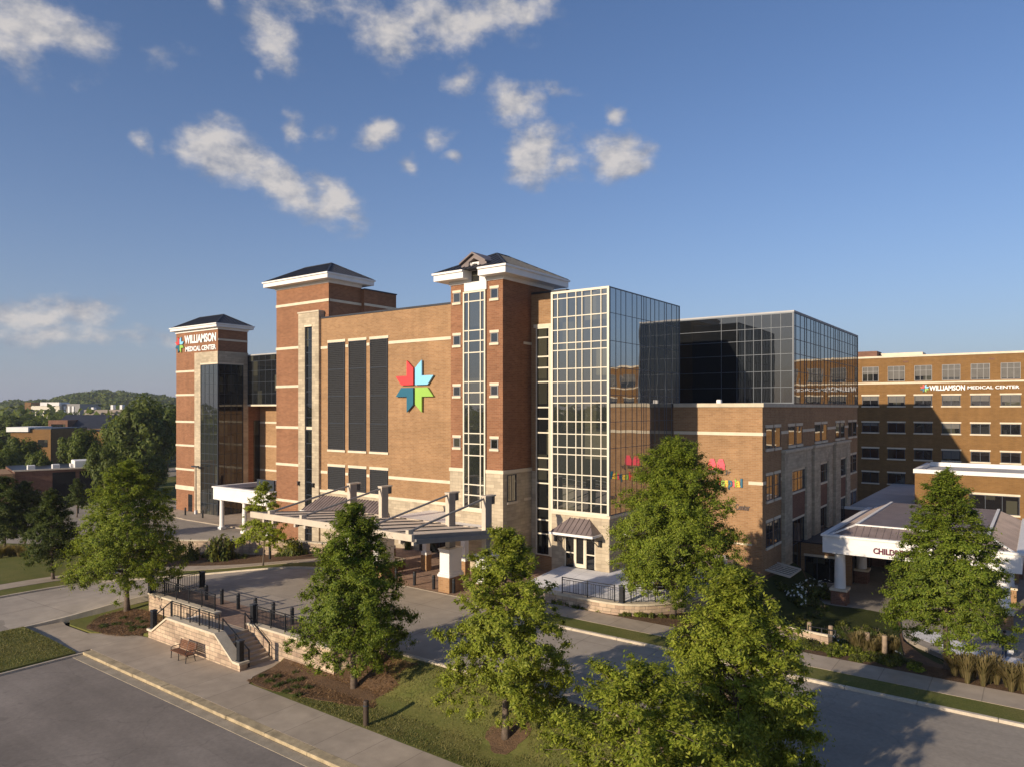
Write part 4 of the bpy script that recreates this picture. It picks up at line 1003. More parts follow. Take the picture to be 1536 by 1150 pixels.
mb = MB(); mb.bar((ex0+i,ey0+i,rz1+.04),(ex1-i,ey0+i,rz1+.04), .22, .1); mb.bar((ex0+i,ey0+i,rz1+.04),(ex0+i,ey1,rz1+.04), .22, .1); mb.bar((ex1-i,ey0+i,rz1+.04),(ex1-i,ey1,rz1+.04), .22, .1)
mb.bar((ex0+.3,ey0+.3,rz0+.04),(ex0+i,ey0+i,rz1+.04), .16, .08); mb.bar((ex1-.3,ey0+.3,rz0+.04),(ex1-i,ey0+i,rz1+.04), .16, .08); mb.build('ridge_trim', WHITE, EC)
for x, y in ((-13.0,62.3),(-2.1,62.3),(-7.5,62.3),(-13.0,71),(-2.1,71),(-13.0,79.5),(-2.1,79.5)):
    if x == -7.5: continue
    c = MB().tube([(x,y,-2.45),(x,y,.5)], [.44,.38], 20, caps=False).build('column', WHITE, EC, smooth=True)
    box('brick_base', BR_D if x < -10 else BR_O, c, x-.58, x+.58, y-.58, y+.58, -4.0, -2.62); box('base_cap', TRIM, c, x-.66, x+.66, y-.66, y+.66, -2.62, -2.44); box('capital', WHITE, c, x-.48, x+.48, y-.48, y+.48, .30, .46)
LB = empty('entrance_lobby', (-13,84,-3.9), 'low brown brick lobby with dark glass under the lower canopy', 'building')
box('wall', BR_O, LB, -17.78, -13.5, 69.0, 80, -4.2, -.35); box('roof', ROOFD, LB, -17.78, -13.55, 69.05, 80, -.33, -.25); window(LB, 'y', 69.0, -17.4, -14.2, -3.7, -1.5, 3, gl=GLASS_D)
box('wall', BR_D, LB, -13.45, -1.2, 80.9, 81.5, -4.2, 1.6); window(LB, 'y', 80.9, -12.8, -1.8, -3.7, 0, 7, gl=GLASS_D, sill=False); window(LB, 'x', -13.5, 69.6, 79, -3.7, -1.2, 6, out=1, gl=GLASS_D, sill=False)  # dark back wall and glass added to darken the space under the canopy

# ------------------------------------------------------------------ signs
STAR = [(.05,.05),(.05,.70),(.40,1.0),(.40,.40),(1.0,.40),(.70,.05)]
def star(name, cx, cz, r, Y, label, thick=.16, gap=.10, cat='logo sign', group=None, parent=None, legs=True):
    t = parent or empty(name, (cx, Y, cz), label, cat, group)
    for sx, sz, m, nm in ((-1,1,RED,'red_chevron'),(1,1,LBLUE,'light_blue_chevron'),(-1,-1,DBLUE,'dark_blue_chevron'),(1,-1,GREEN,'green_chevron')):
        poly = [(cx+sx*p*r, cz+sz*q*r) for p, q in STAR]
        o = MB().prism(poly, 'y', Y-gap-thick, Y-gap).build(nm, [m], t)
        if legs:
            for p, q in ((.2,.6),(.6,.2)): box('stud', DARKAL, o, cx+sx*p*r-.03, cx+sx*p*r+.03, Y-gap, Y+.02, cz+sz*q*r-.03, cz+sz*q*r+.03)
    return t
star('star_logo', -47.05, 14.05, 2.42, YM, 'large four-colour star emblem of pointed chevrons on the orange brick front')
def text(name, s, x0, x1, z0, z1, Y, m, parent, ext=.05, bold=.0, shear=0.0):
    """raised letters filling x0..x1, z0..z1 on a front-facing wall"""
    cu = bpy.data.curves.new(name, 'FONT'); cu.body = s; cu.size = 1.0; cu.extrude = .5; cu.offset = bold; cu.resolution_u = 3; cu.shear = shear
    o = bpy.data.objects.new('tmp', cu); C.objects.link(o)
    bpy.context.view_layer.update()
    me = bpy.data.meshes.new_from_object(o.evaluated_get(bpy.context.evaluated_depsgraph_get()))
    bpy.data.objects.remove(o); bpy.data.curves.remove(cu)
    co = np.empty(len(me.vertices)*3); me.vertices.foreach_get('co', co); co = co.reshape(-1, 3)
    a, b = co.min(0), co.max(0)
    X = x0+(co[:,0]-a[0])/(b[0]-a[0])*(x1-x0); Z = z0+(co[:,1]-a[1])/(b[1]-a[1])*(z1-z0); Yc = Y-.03-(co[:,2]-a[2])/(b[2]-a[2])*ext
    me.vertices.foreach_set('co', np.stack([X, Yc, Z], 1).ravel()); me.materials.clear(); me.materials.append(m); me.update(); me.name = name; boxuv(me)
    return link(name, me, parent)
t = empty('building_sign', (-94,54.4,21), 'white two-line lettering with a small star emblem on the left brick tower', 'sign')
text('lettering', 'WILLIAMSON', -97.95, -89.95, 21.05, 22.25, 54.5, LETTER, t, bold=.035); text('lettering', 'MEDICAL CENTER', -97.7, -90.0, 19.95, 20.65, 54.5, LETTER, t, bold=.03)
star('emblem', -99.15, 21.0, 1.12, 54.5, '', .12, .05, parent=t, legs=False)
t = empty('building_sign', (-8,119.8,15), 'single line of white lettering with a star emblem on the far tan wing', 'sign')
text('lettering', 'WILLIAMSON', -12.95, -8.55, 14.55, 15.30, YW, LETTER, t, .15, bold=.03); text('lettering', 'MEDICAL CENTER', -8.25, -2.25, 14.68, 15.13, YW, LETTER, t, .15, bold=.02)
star('emblem', -13.55, 14.9, .58, YW, '', .12, .05, parent=t, legs=False)
def wx(px, py, Y=57.8): return onY(px, py, Y)
t = empty('building_sign', (-21,57.7,5), 'small coloured children\'s sign with pink mark on the clinic brick wall beside the tree', 'sign')
a = wx(1062,703); b = wx(1088,688)
def blob(cx, cz, r): return [(cx+r*math.cos(k*math.pi/4)*(1.0 if k % 2 == 0 else .8), cz+r*math.sin(k*math.pi/4)) for k in range(8)]
ww = (b[0]-a[0]); hh = (b[1]-a[1])
for fx in (.25, .76): MB().prism([(a[0]+ww*(fx-.20), a[1]), (a[0]+ww*(fx+.22), a[1]), (a[0]+ww*(fx+.24), a[1]+hh*.45), (a[0]+ww*(fx+.12), a[1]+hh), (a[0]+ww*(fx-.10), a[1]+hh*.98), (a[0]+ww*(fx-.22), a[1]+hh*.5)], 'y', 57.7, 57.78).build('mark', PINK, t)
p = wx(1072,711); q = wx(1096,704.5); text('lettering', 'Carell Jr', p[0]-.9, q[0]+.05, p[1], q[1], 57.8, LDARK, t, .04, bold=.02)
cols = [RED, GREEN, YEL, DBLUE, PINK, GREEN, YEL, DBLUE]; pxs = [1078,1085.2,1090.5,1096,1101.2,1103.8,1107.6,1112.6]; 
p = wx(1076,728)
for ch, m, c in zip('Hospital', cols, pxs):
    xm = wx(c, 722)[0]; hgt = 1.0 if ch in 'Htl' else .72
    wdt = .17 if ch in 'il' else (.20 if ch == 't' else .36)
    z0 = p[1]+(-.22 if ch == 'p' else 0); text('lettering', ch, xm-wdt/2, xm+wdt/2, z0, p[1]+hgt*.72+(.22*0), 57.8, m, t, .06, bold=.03)
p = wx(1103,763.5); q = wx(1125,758); text('lettering', 'Center', p[0], q[0], p[1], q[1]+.1, 57.8, LDARK, t, .05, bold=.02)
t = empty('canopy_sign', (-9,61.2,1), 'maroon capital letters on the white front of the lower canopy', 'sign')
p = onY(1310,829, ey0); q = onY(1334.5,821, ey0); cw_ = (q[0]-p[0])/4.2
text('lettering', "CHILDREN'S", p[0], p[0]+cw_*10.3, p[1]-.02, p[1]+.46, ey0, MAROON, t, .06, bold=.03)

# ------------------------------------------------------------------ lamp post by the left tower
lp_ = empty('lamp_post', (-99,51.6,-2.5), 'tall thin lamp post with flat head beside the left brick tower', 'lamp post')
x, y = onZ(294, 770, -2.5)
MB().cyl(x, y, -2.6, 3.9, .09, .06).build('pole', BARK, lp_); box('lamp_head', DARKAL, lp_, x-.9, x+.5, y-.2, y+.2, 3.9, 4.1); MB().cyl(x, y, -2.6, -2.0, .22).build('base', CONC_W, lp_)

# ------------------------------------------------------------------ background on the left
def bg_box(parent, m, x0, x1, y0, y1, z0, z1, name='wall'): return box(name, m, parent, x0, x1, y0, y1, z0, z1)
# dark garage-like building: its long face looks toward us along +X
g = empty('garage_building', (-120,50,-2.9), 'low shaded brick building with two wide black openings on the far left', 'building')
ax, ay = onZ(22, 762, -2.7); bx_, by = onZ(158, 752, -2.7)
d = Vector((bx_-ax, by-ay, 0)); Lg = d.length; ang = math.atan2(d.y, d.x)
def local(parent, o): o.matrix_parent_inverse = Matrix.Identity(4)
def lbox(parent, m, *b, name='wall', bevel=0.0):
    o = MB().box(*b).build(name, m, None, bevel=bevel); o.parent = parent; return o
g.location = (ax, ay, -2.7); g.rotation_euler.z = ang
lbox(g, BR_D, 0, Lg, 0, 14, -.3, 5.4)  # darker brick stands in for the shade on this face
lbox(g, TRIM, -.2, Lg+.2, -.15, .3, 5.4, 5.6, name='coping'); lbox(g, ROOFD, 0, Lg, .3, 14, 5.3, 5.42, name='roof')
for u0, u1 in ((.40,.655),(.70,.97)): lbox(g, M('opening_shade', (.008,.008,.009), .95), Lg*u0, Lg*u1, -.06, .1, 0, 5.0, name='opening')  # matte black sheets paint the shade inside the openings
lbox(g, GLASS_D, Lg*.2, Lg*.28, -.05, .1, 0, 2.4, name='door')
lbox(g, BR_O, -6.5, -.25, -.6, 10, -.3, 5.2); lbox(g, BR_O, -.25, .02, -.5, 0, -.3, 5.2, name='pilaster')  # orange brick paints the sunlit left edge
for u in (.15,.42,.62): lbox(g, WHITE, Lg*u, Lg*u+1.0, 2, 3.0, 5.4, 6.1, name='roof_unit', bevel=.05)
lbox(g, WHITE, Lg*.66, Lg*.86, 1.5, 4.5, 5.4, 6.6, name='roof_unit', bevel=.1)
def far_pt(px, py, dist):
    r = ray(px, py); return Vector((r[0]*dist, r[1]*dist, HC+r[2]*dist))
def facing(name, label, px0, px1, pyt, pyb, dist, depth, m, cat='building'):
    """an Empty at the foot of a distant building whose front is square to the line of sight; returns empty, width, height"""
    a = far_pt(px0, pyb, dist); b = far_pt(px1, pyb, dist); t = far_pt(px0, pyt, dist)
    e = empty(name, tuple(a), label, cat); e.rotation_euler.z = math.atan2(b.y-a.y, b.x-a.x); WL[e.name] = (0,0,0)
    return e, (b-a).length, t.z-a.z
e, w_, h_ = facing('gabled_building', 'brown building with dark pitched roof and glazed gable beyond the garage', 76, 166, 622, 676, 190, 20, BR_D)
lbox(e, BR_FAR, 0, w_, 0, 18, -8, h_*.62)
MB().add([(w_*.28,-.6,h_*.6),(w_*1.02,-.6,h_*.55),(w_*1.02,18,h_*.55),(w_*.28,18,h_*.6),(w_*.02,6,h_),(w_*.92,6,h_),(w_*.02,-.6,h_*.6),(w_*.02,18,h_*.6)], [(6,1,5,4),(7,2,5,4),(1,2,5),(6,7,4),(6,7,2,1)]).build('roof', ROOFD, None).parent = e
lbox(e, BR_D, 0, w_*.32, -1.0, 4, -8, h_*.86, name='wall'); lbox(e, GLASS_D, w_*.05, w_*.28, -1.06, -.9, -4, h_*.75, name='window'); lbox(e, GLASS_D, w_*.45, w_*.62, -.06, .1, -4, h_*.4, name='window')
e, w_, h_ = facing('corner_building', 'tan building with white cornice at the far left edge', 16, 76, 640, 690, 165, 20, BR_FAR)
lbox(e, BR_FAR, 0, w_, 0, 14, -6, h_*.93); lbox(e, WHITE, -.6, w_*.48, -.6, 8, h_*.86, h_, name='cornice'); lbox(e, GLASS_D, w_*.68, w_*.92, -.06, .1, h_*.40, h_*.62, name='window'); lbox(e, ROOFD, 0, w_, .2, 14, h_*.93, h_*.96, name='roof')
lbox(e, GLASS_D, w_*.1, w_*.3, -.06, .1, h_*.1, h_*.3, name='window')
e, w_, h_ = facing('office_block', 'pale office block with white bands at the foot of the wooded hill', 37, 116, 603, 632, 520, 30, WHITE)
lbox(e, BR_FAR, 0, w_*.12, 0, 30, -8, h_); lbox(e, CREAM, w_*.12, w_*.66, 0, 30, -8, h_*.82); lbox(e, WHITE, w_*.30, w_*.66, -.4, 12, h_*.82, h_, name='parapet'); lbox(e, GREYM, w_*.66, w_, 3, 30, -8, h_*.92)
for q in (.15,.22,.29,.37,.45,.53): lbox(e, GLASS_D, w_*q, w_*(q+.045), -.2, .2, h_*.35, h_*.62, name='window')
for q in (.70,.78,.86): lbox(e, LETTER, w_*q, w_*(q+.03), 2.6, 3.1, h_*.1, h_*.8, name='fin')
e, w_, h_ = facing('warehouse', 'long plain grey-tan hall with rooftop vents beyond the trees', 126, 195, 614, 650, 300, 40, GREYL)
lbox(e, M('plain_hall_wall', (.30,.25,.21), .9), 0, w_, 0, 30, -10, h_)
for q in (.03,.46,.66): lbox(e, WHITE, w_*q, w_*(q+.06), 4, 6, h_, h_+(2.0 if q > .4 else 1.0), name='vent', bevel=.1)
# ------------------------------------------------------------------ vegetation
def mesh_quads(name, V, m):
    n = len(V)//4; me = bpy.data.meshes.new(name)
    me.vertices.add(len(V)); me.vertices.foreach_set('co', V.astype(np.float32).ravel())
    me.loops.add(n*4); me.loops.foreach_set('vertex_index', np.arange(n*4, dtype=np.int32))
    me.polygons.add(n); me.polygons.foreach_set('loop_start', np.arange(0, n*4, 4, dtype=np.int32))
    me.materials.append(m); me.update(calc_edges=True); return me
def leaf_quads(rng, P, Nn, size, aspect=.55):
    n = len(P); Nn = Nn/np.linalg.norm(Nn, axis=1, keepdims=True)
    r = rng.normal(size=(n, 3)); a = np.cross(Nn, r); a /= np.linalg.norm(a, axis=1, keepdims=True); b = np.cross(Nn, a)
    s = (size*rng.uniform(.65, 1.35, n))[:, None]; cup = Nn*s*.22
    V = np.stack([P-a*s, P+b*s*aspect-cup, P+a*s, P-b*s*aspect-cup], 1)
    return V.reshape(-1, 3)
DENS = 3.7
def tree(label, x, y, z, H, R, zt, seed, m=LEAF, nleaf=26000, leaf=.12, nbr=70, r0=None, prof=None, clump=.33, cat='tree', name='oak_tree', group=None, taper=1.3, low=.72, flat=.8, droop=.0, shell=11):
    rng = np.random.default_rng(seed); r0 = r0 or .017*H
    nleaf = int(nleaf*DENS); leaf *= .58; nbr = int(nbr*1.35)
    t = empty(name, (0,0,0), label, cat, group)
    mb = MB(); lean = rng.normal(0, .012, 2)
    def ax(h): return np.array([lean[0]*h+.04*math.sin(h*1.1+seed), lean[1]*h+.04*math.cos(h*.9+seed), h])
    hs = np.linspace(0, H*.93, 12); mb.tube([ax(h)+np.array([0,0,-.15 if i == 0 else 0]) for i, h in enumerate(hs)], [r0*1.35]+[max(.012, r0*(1-h/(H*.97))**.8) for h in hs[1:]], 9)
    C0 = []; R0 = []
    for i in range(nbr):
        f = (i+.5)/nbr; h = zt+(H*.97-zt)*f**.92; az = i*2.39996+rng.normal(0, .35)
        pr = min(1.0, low+f*1.5)*(max(0, 1-f**taper))**.72+.05
        Lb = R*pr*rng.uniform(.80, 1.12); up = math.radians(-8+62*f**1.3+rng.normal(0, 7))
        p0 = ax(h); d = np.array([math.cos(az)*math.cos(up), math.sin(az)*math.cos(up), math.sin(up)]); pts = []
        for s in np.linspace(0, 1, 5):
            q = p0+d*Lb*s; q[2] += Lb*(.10*math.sin(s*3.1)-(.10+droop)*s*s*(1-f)); pts.append(q)
        rb = r0*.38*(1-f*.6)*(Lb/R)**.5; mb.tube(pts, [rb, rb*.75, rb*.5, rb*.3, .008], 4, caps=False)
        side = np.array([-math.sin(az), math.cos(az), 0]); nc = 3+int(Lb*4.2)
        for k in range(nc):
            s = .22+.8*(k+rng.uniform(0, 1))/nc; sp = .34*Lb*(1.05-s*.75)
            q = p0+d*Lb*s; q[2] += Lb*(.10*math.sin(min(s,1)*3.1)-(.10+droop)*s*s*(1-f))
            q = q+side*rng.uniform(-sp, sp)+np.array([0, 0, rng.normal(0, .05*Lb)]); C0.append(q); R0.append(clump*rng.uniform(.6, 1.25)*(.55+.45*pr))
            if k % 3 == 0: mb.tube([p0+d*Lb*max(.1, s-.2), q], [rb*.28, .006], 3, caps=False)
    for k in range(int(shell*R*H)):                       # twig ends that fill the outer shell of the crown
        f = rng.uniform(0, .97)**1.15; az = rng.uniform(0, 2*math.pi); h = zt-.25+(H*.98-zt)*f
        pr = min(1.0, low+f*1.5)*(max(0, 1-f**taper))**.72+.05
        r_ = R*pr*rng.uniform(.62, .98)*(1+.10*math.sin(3*az+seed+4*f)+.07*math.sin(5*az-seed+9*f)); q = ax(h); q = q+np.array([math.cos(az)*r_, math.sin(az)*r_, -.10*r_*(1-f)+rng.normal(0, .1)])
        C0.append(q); R0.append(clump*rng.uniform(.55, 1.1)*(.6+.4*pr))
    for k in range(14): C0.append(ax(H*rng.uniform(.88, 1.0))+rng.normal(0, .10, 3)); R0.append(clump*.55)
    mb.build('trunk', BARK, t, smooth=True)
    C0 = np.array(C0); R0 = np.array(R0); w = R0**2; idx = rng.choice(len(C0), nleaf, p=w/w.sum())
    u = rng.normal(size=(nleaf, 3)); u /= np.linalg.norm(u, axis=1, keepdims=True); rr_ = np.abs(rng.normal(0, .62, nleaf))
    off = u*(rr_*R0[idx])[:, None]; off[:, 2] *= flat
    P = C0[idx]+off; out = P-np.array([0, 0, H*.45]); out /= np.linalg.norm(out, axis=1, keepdims=True)
    Nn = u*.30+out*.75+np.array([0, 0, .30])+rng.normal(0, .42, (nleaf, 3))
    cr = link('crown', mesh_quads('crown', leaf_quads(rng, P, Nn, leaf, .40), m), t)
    t.location = (x, y, z); return t
T = tree
T('large green oak left of the stair plaza', -51.5, 24.4, -2.2, 10.6, 4.1, 2.5, 1, nleaf=34000, nbr=84)
T('dense dark green oak standing at the end of the right stair wall', -28.4, 24.85, z_lawn(-28.4,24.85), 9.6, 3.05, 2.0, 2, nleaf=32000, nbr=80, m=LEAF_M, low=.8)
T('yellow-green oak in the front lawn beside the canopy mast', -18.5, 24.7, z_lawn(-18.5,24.7), 9.15, 3.1, 1.6, 3, m=LEAF_Y, nleaf=24000, nbr=50, leaf=.125, clump=.30, taper=1.45, shell=6)
T('low spreading yellow-green oak cut by the bottom edge', -8.6, 17.6, -2.6, 7.7, 3.2, 1.4, 4, m=LEAF_Y, nleaf=30000, nbr=50, leaf=.10, taper=2.0, clump=.30, shell=8)
T('tall yellow-green oak in the foreground right of centre', -8.3, 24.3, z_lawn(-8.3,24.3), 8.8, 3.05, 1.3, 5, m=LEAF_Y, nleaf=36000, nbr=76, leaf=.115, taper=1.5)
T('broad bright green oak before the patio wall', -18.6, 42.3, U, 11.3, 4.2, 2.4, 6, m=LEAF, nleaf=60000, nbr=104, taper=1.75, low=.66, clump=.42)
T('layered pointed oak beside the lower canopy on the right', -3.9, 43.2, -1.95, 10.9, 3.15, 3.0, 7, m=LEAF_M, nleaf=38000, nbr=92, taper=1.15, low=.95, clump=.36, flat=.6)
T('small dark oak on the left lawn', -67, 25.7, -2.3, 7.5, 2.35, 1.8, 8, m=LEAF_D, nleaf=15000, nbr=56, leaf=.13)
x, y = onZ(8, 822, -2.3); T('dark leafy tree at the far left edge', x, y, -2.4, 7.4, 3.3, 1.6, 9, m=LEAF_D, nleaf=12000, nbr=46, leaf=.17)
x, y = onZ(38, 818, -2.3); T('dark tree between the far left tree and the small oak', x, y, -2.4, 6.8, 2.6, 1.7, 10, m=LEAF_D, nleaf=10000, nbr=42, leaf=.17)
T('slender young tree with sparse yellow leaves by the drop-off road', -54.9, 37.7, z_up(-54.9,37.7), 7.5, 2.3, 1.9, 11, m=LEAF_YY, nleaf=4200, nbr=34, leaf=.17, r0=.07, clump=.3, low=.9, shell=2)
x, y = onZ(115, 775, -2.6); T('thin young tree before the dark garage', x, y, -2.6, 5.2, 1.5, 1.6, 12, m=LEAF_D, nleaf=2600, nbr=26, leaf=.18, clump=.3)

# round-crowned trees on the left and beyond
def round_tree_mesh(seed, nleaf, leaf):
    rng = np.random.default_rng(seed); nb = 75
    c = rng.normal(size=(nb, 3)); c /= np.linalg.norm(c, axis=1, keepdims=True); c *= rng.uniform(.45, .86, nb)[:, None]; c[:, 2] = c[:, 2]*.95
    r = rng.uniform(.16, .30, nb); idx = rng.choice(nb, nleaf); u = rng.normal(size=(nleaf, 3)); u /= np.linalg.norm(u, axis=1, keepdims=True)
    P = c[idx]+u*(r[idx]*rng.uniform(.4, 1, nleaf)**.5)[:, None]
    Nn = u+P*.6+np.array([0, 0, .4])+rng.normal(0, .35, (nleaf, 3)); P[:, 2] = P[:, 2]*1.0+1.22
    return leaf_quads(rng, P, Nn, leaf)
RM = [mesh_quads('crown', round_tree_mesh(40+k, 9000, .052), LEAF_B) for k in range(3)]
tm = MB(); tm.tube([(0,0,-.1),(.02,.01,.5),(-.01,.02,1.1),(.03,0,1.7)], [.07,.05,.04,.015], 8)
for k in range(7):
    a = k*.9; tm.tube([(0,0,.5+k*.09),(math.cos(a)*.5,math.sin(a)*.5,.9+k*.1)], [.022,.006], 5, caps=False)
tme = tm.build('trunk', BARK); TME = tme.data; bpy.data.objects.remove(tme)
def round_tree(label, x, y, z, H, W, k, group=None):
    t = empty('broadleaf_tree', (x, y, z), label, 'tree', group); s = H/2.2; w = W/2/1.05
    for nm, me in (('trunk', TME), ('crown', RM[k % 3])):
        o = bpy.data.objects.new(nm, me); C.objects.link(o); o.parent = t; o.scale = (w, w, s)
    t.rotation_euler.z = k*1.7; return t
def at(px, dist):                 # plan position at a distance along the line of sight of a photo column
    r = ray(px, CY); return r[0]*dist, r[1]*dist
BT = [(10,120,668,720,52,'dark rounded tree just beyond the garage roof at the left edge'),(58,118,672,715,44,'low rounded tree between the garage roof and the tan building'),(158,112,655,755,56,'mid green tree right of the garage'),(92,210,632,670,52,'tree crown against the pitched roof'),(140,260,622,664,50,'far tree before the long grey hall'),(122,128,636,745,68,'rounded mid green tree left of the big tree group'),(215,150,590,760,100,'tall full-crowned tree nearest behind the left tower'),(250,165,600,760,80,'tall tree partly hidden by the left brick tower'),
      (185,160,612,750,60,'middle tree of the group left of the brick tower'),(225,118,676,760,58,'lower bright tree before the tall group'),(98,175,655,700,46,'small tree before the pitched-roof building'),
      (30,150,650,705,60,'dark tree by the tan building at the far left'),(-10,150,652,706,66,'dark tree cut by the left edge beyond the garage'),(66,215,622,668,80,'tree clump over the tan building'),
      (25,240,618,664,90,'pale far tree left of the office block'),(-20,240,622,668,80,'far tree at the left edge under the hill'),(100,330,616,640,60,'far tree before the office block'),(280,190,628,740,90,'tree hidden mostly by the left brick tower')]
for i, (px, d, pt, pb, wpx, lab) in enumerate(BT):
    x, y = at(px, d); zt_ = HC-(pt-CY)/F*d; zb_ = -2.9
    round_tree(lab, x, y, zb_, zt_-zb_, wpx*d/F*1.1, i, 'trees on the left beyond the road')

# wooded hill and the woods all round the horizon
def hill_z(x, y, px):
    return 0
ridge = [(-500,605),(-300,604),(-120,602),(0,601),(22,596),(45,598),(85,593),(105,588),(150,582),(190,584),(230,588),(265,594),(330,600),(420,606),(900,609),(1600,610),(1900,610)]
D0 = 900.0
hv = []; hf = []; pxs_ = np.arange(-500, 1901, 20)
prs = np.interp(pxs_, [p for p, _ in ridge], [q for _, q in ridge])
for px, py in zip(pxs_, prs):
    r = ray(px, CY); top = HC+(CY-py)/F*D0-9
    for k in range(9):
        s = k/8; dd = D0*(.62+.38*s); hv.append((r[0]*dd, r[1]*dd, -6+(top+6)*math.sin(s*math.pi/2)**1.5))
n_ = len(pxs_)
hf = [(i*9+k, (i+1)*9+k, (i+1)*9+k+1, i*9+k+1) for i in range(n_-1) for k in range(8)]
me = bpy.data.meshes.new('hill'); me.from_pydata(hv, [], hf); me.materials.append(FIELD); boxuv(me); link('hill', me)['kind'] = 'structure'
# woods: tree-sized clumps of leaves over the hill and in a belt round the site
rng = np.random.default_rng(77)
Pc = []; Rc = []
ii = rng.integers(0, n_-1, 5200)
for i in ii:
    k = rng.uniform(0, 8); a = int(k); b_ = min(8, a+1); f = k-a; g_ = rng.uniform()
    p = (np.array(hv[i*9+a])*(1-f)+np.array(hv[i*9+b_])*f)*(1-g_)+(np.array(hv[(i+1)*9+a])*(1-f)+np.array(hv[(i+1)*9+b_])*f)*g_
    Pc.append(p+np.array([0,0,2.0])); Rc.append(rng.uniform(3.5, 6.5))
for i in range(900):
    a = rng.uniform(rad(150), rad(395)); d_ = rng.uniform(330, 520); Pc.append((math.cos(a)*d_, math.sin(a)*d_, 3.0+rng.uniform(-1, 4))); Rc.append(rng.uniform(6, 10))
Pc = np.array(Pc); Rc = np.array(Rc); m_ = 44
idx = np.repeat(np.arange(len(Pc)), m_); u = rng.normal(size=(len(idx), 3)); u /= np.linalg.norm(u, axis=1, keepdims=True)
P = Pc[idx]+u*Rc[idx][:, None]*rng.uniform(.75, 1.0, (len(idx), 1)); P[:, 2] = np.maximum(P[:, 2], -4)
o = link('distant_woods', mesh_quads('distant_woods', leaf_quads(rng, P, u+rng.normal(0, .3, u.shape), 1.7, .8), LEAF_B)); o['kind'] = 'stuff'; tag(o, 'mass of far-off woodland along the horizon and over the low hill', 'woodland')

# shrubs ----------------------------------------------------------------------
def shrub_mesh(name, seed, n, leaf, m, sq=.7):
    rng = np.random.default_rng(seed); nb = 16
    c = rng.normal(size=(nb, 3)); c /= np.linalg.norm(c, axis=1, keepdims=True); c *= rng.uniform(.3, .75, nb)[:, None]; c[:, 2] = np.abs(c[:, 2])*sq
    idx = rng.choice(nb, n); u = rng.normal(size=(n, 3)); u /= np.linalg.norm(u, axis=1, keepdims=True)
    P = c[idx]+u*(.30*rng.uniform(.3, 1, n))[:, None]; P[:, 2] = np.abs(P[:, 2])
    return mesh_quads(name, leaf_quads(rng, P, u+np.array([0,0,.6])+rng.normal(0, .3, (n, 3)), leaf), m)
SM = [shrub_mesh('foliage', 60+k, 900, .085, LEAF_S) for k in range(4)]; SMD = [shrub_mesh('foliage', 70+k, 700, .08, LEAF_D, .45) for k in range(3)]
SMR = shrub_mesh('foliage', 80, 600, .08, REDLEAF); SMY = shrub_mesh('foliage', 81, 800, .085, LEAF_Y)
stemb = MB()
for k in range(6): stemb.tube([(0,0,-.1),(math.cos(k*1.05)*.3,math.sin(k*1.05)*.3,.5)], [.03,.01], 5, caps=False)
so = stemb.build('stems', BARK); STM = so.data; bpy.data.objects.remove(so)
rs = random.Random(3)
def shrub(x, y, z, r, h, me, label, group, name='shrub', flowers=None):
    t = empty(name, (x, y, z), label, 'shrub', group); t.rotation_euler.z = rs.uniform(0, 6.28)
    for nm, m in (('stems', STM), ('foliage', me)):
        o = bpy.data.objects.new(nm, m); C.objects.link(o); o.parent = t; o.scale = (r, r, h)
    if flowers: 
        o = bpy.data.objects.new('blossoms', flowers); C.objects.link(o); o.parent = t; o.scale = (r, r, h)
    return t
for k in range(11):
    a = rs.uniform(0, 6.28); q = math.sqrt(rs.uniform(.05, 1)); x = -49.2+math.cos(a)*2.2*q; y = 23.2+math.sin(a)*1.1*q
    shrub(x, y, tb(x, y)+.02, rs.uniform(.30,.48), rs.uniform(.22,.34), SMD[k % 3], 'low dark juniper in the mulch ring under the large left oak', 'junipers under the left oak', 'juniper')
for k, (px, py) in enumerate([(393,1013),(404,1020),(417,1014),(424,1024),(437,1020),(443,1029),(452,1018),(430,1035),(447,1041),(462,1030),(415,1028),(445,1008)]):
    x, y = onZ(px, py, -2.44); shrub(x, y, z_lawn(x, y)+.03, rs.uniform(.30,.42), rs.uniform(.26,.38), SMD[k % 3], 'low dark juniper in the pine straw bed right of the stairs', 'junipers right of the stairs', 'juniper')
for k in range(9):
    x = -29.8+.2*rs.random()+.25*(k % 3); y = 25.8+k*.2; 
for k, px in enumerate([262,276,292,308,340,352,366,420,433,446,458,470]):
    x, y = onZ(px, 829+rs.uniform(-2,4), -2.1); shrub(x, y, z_up(x, y)+.1, rs.uniform(.5,.75), rs.uniform(.6,1.0), SM[k % 4], 'round green shrub in front of the low fieldstone wall', 'shrubs before the fieldstone wall')
def bigshrub(px, py, z, r, h, k, lab, name='tall_shrub'):
    x, y = onZ(px, py, z); return shrub(x, y, z_up(x, y)+.1, r, h, SM[k], lab, None, name)
bigshrub(330, 826, -1.6, 1.9, 3.9, 0, 'tall dark shrub in front of the portico column'); bigshrub(287, 826, -1.6, .9, 2.6, 1, 'narrow upright shrub left of the portico'); bigshrub(442, 822, -1.5, 1.6, 2.6, 2, 'wide leafy shrub before the stone base left of the canopy')
for k, (px, py) in enumerate([(602,752),(637,770),(590,766)]):
    pass
for k in range(16):
    x = -29.6+k*.62+rs.uniform(-.2,.2); y = 27.0; 
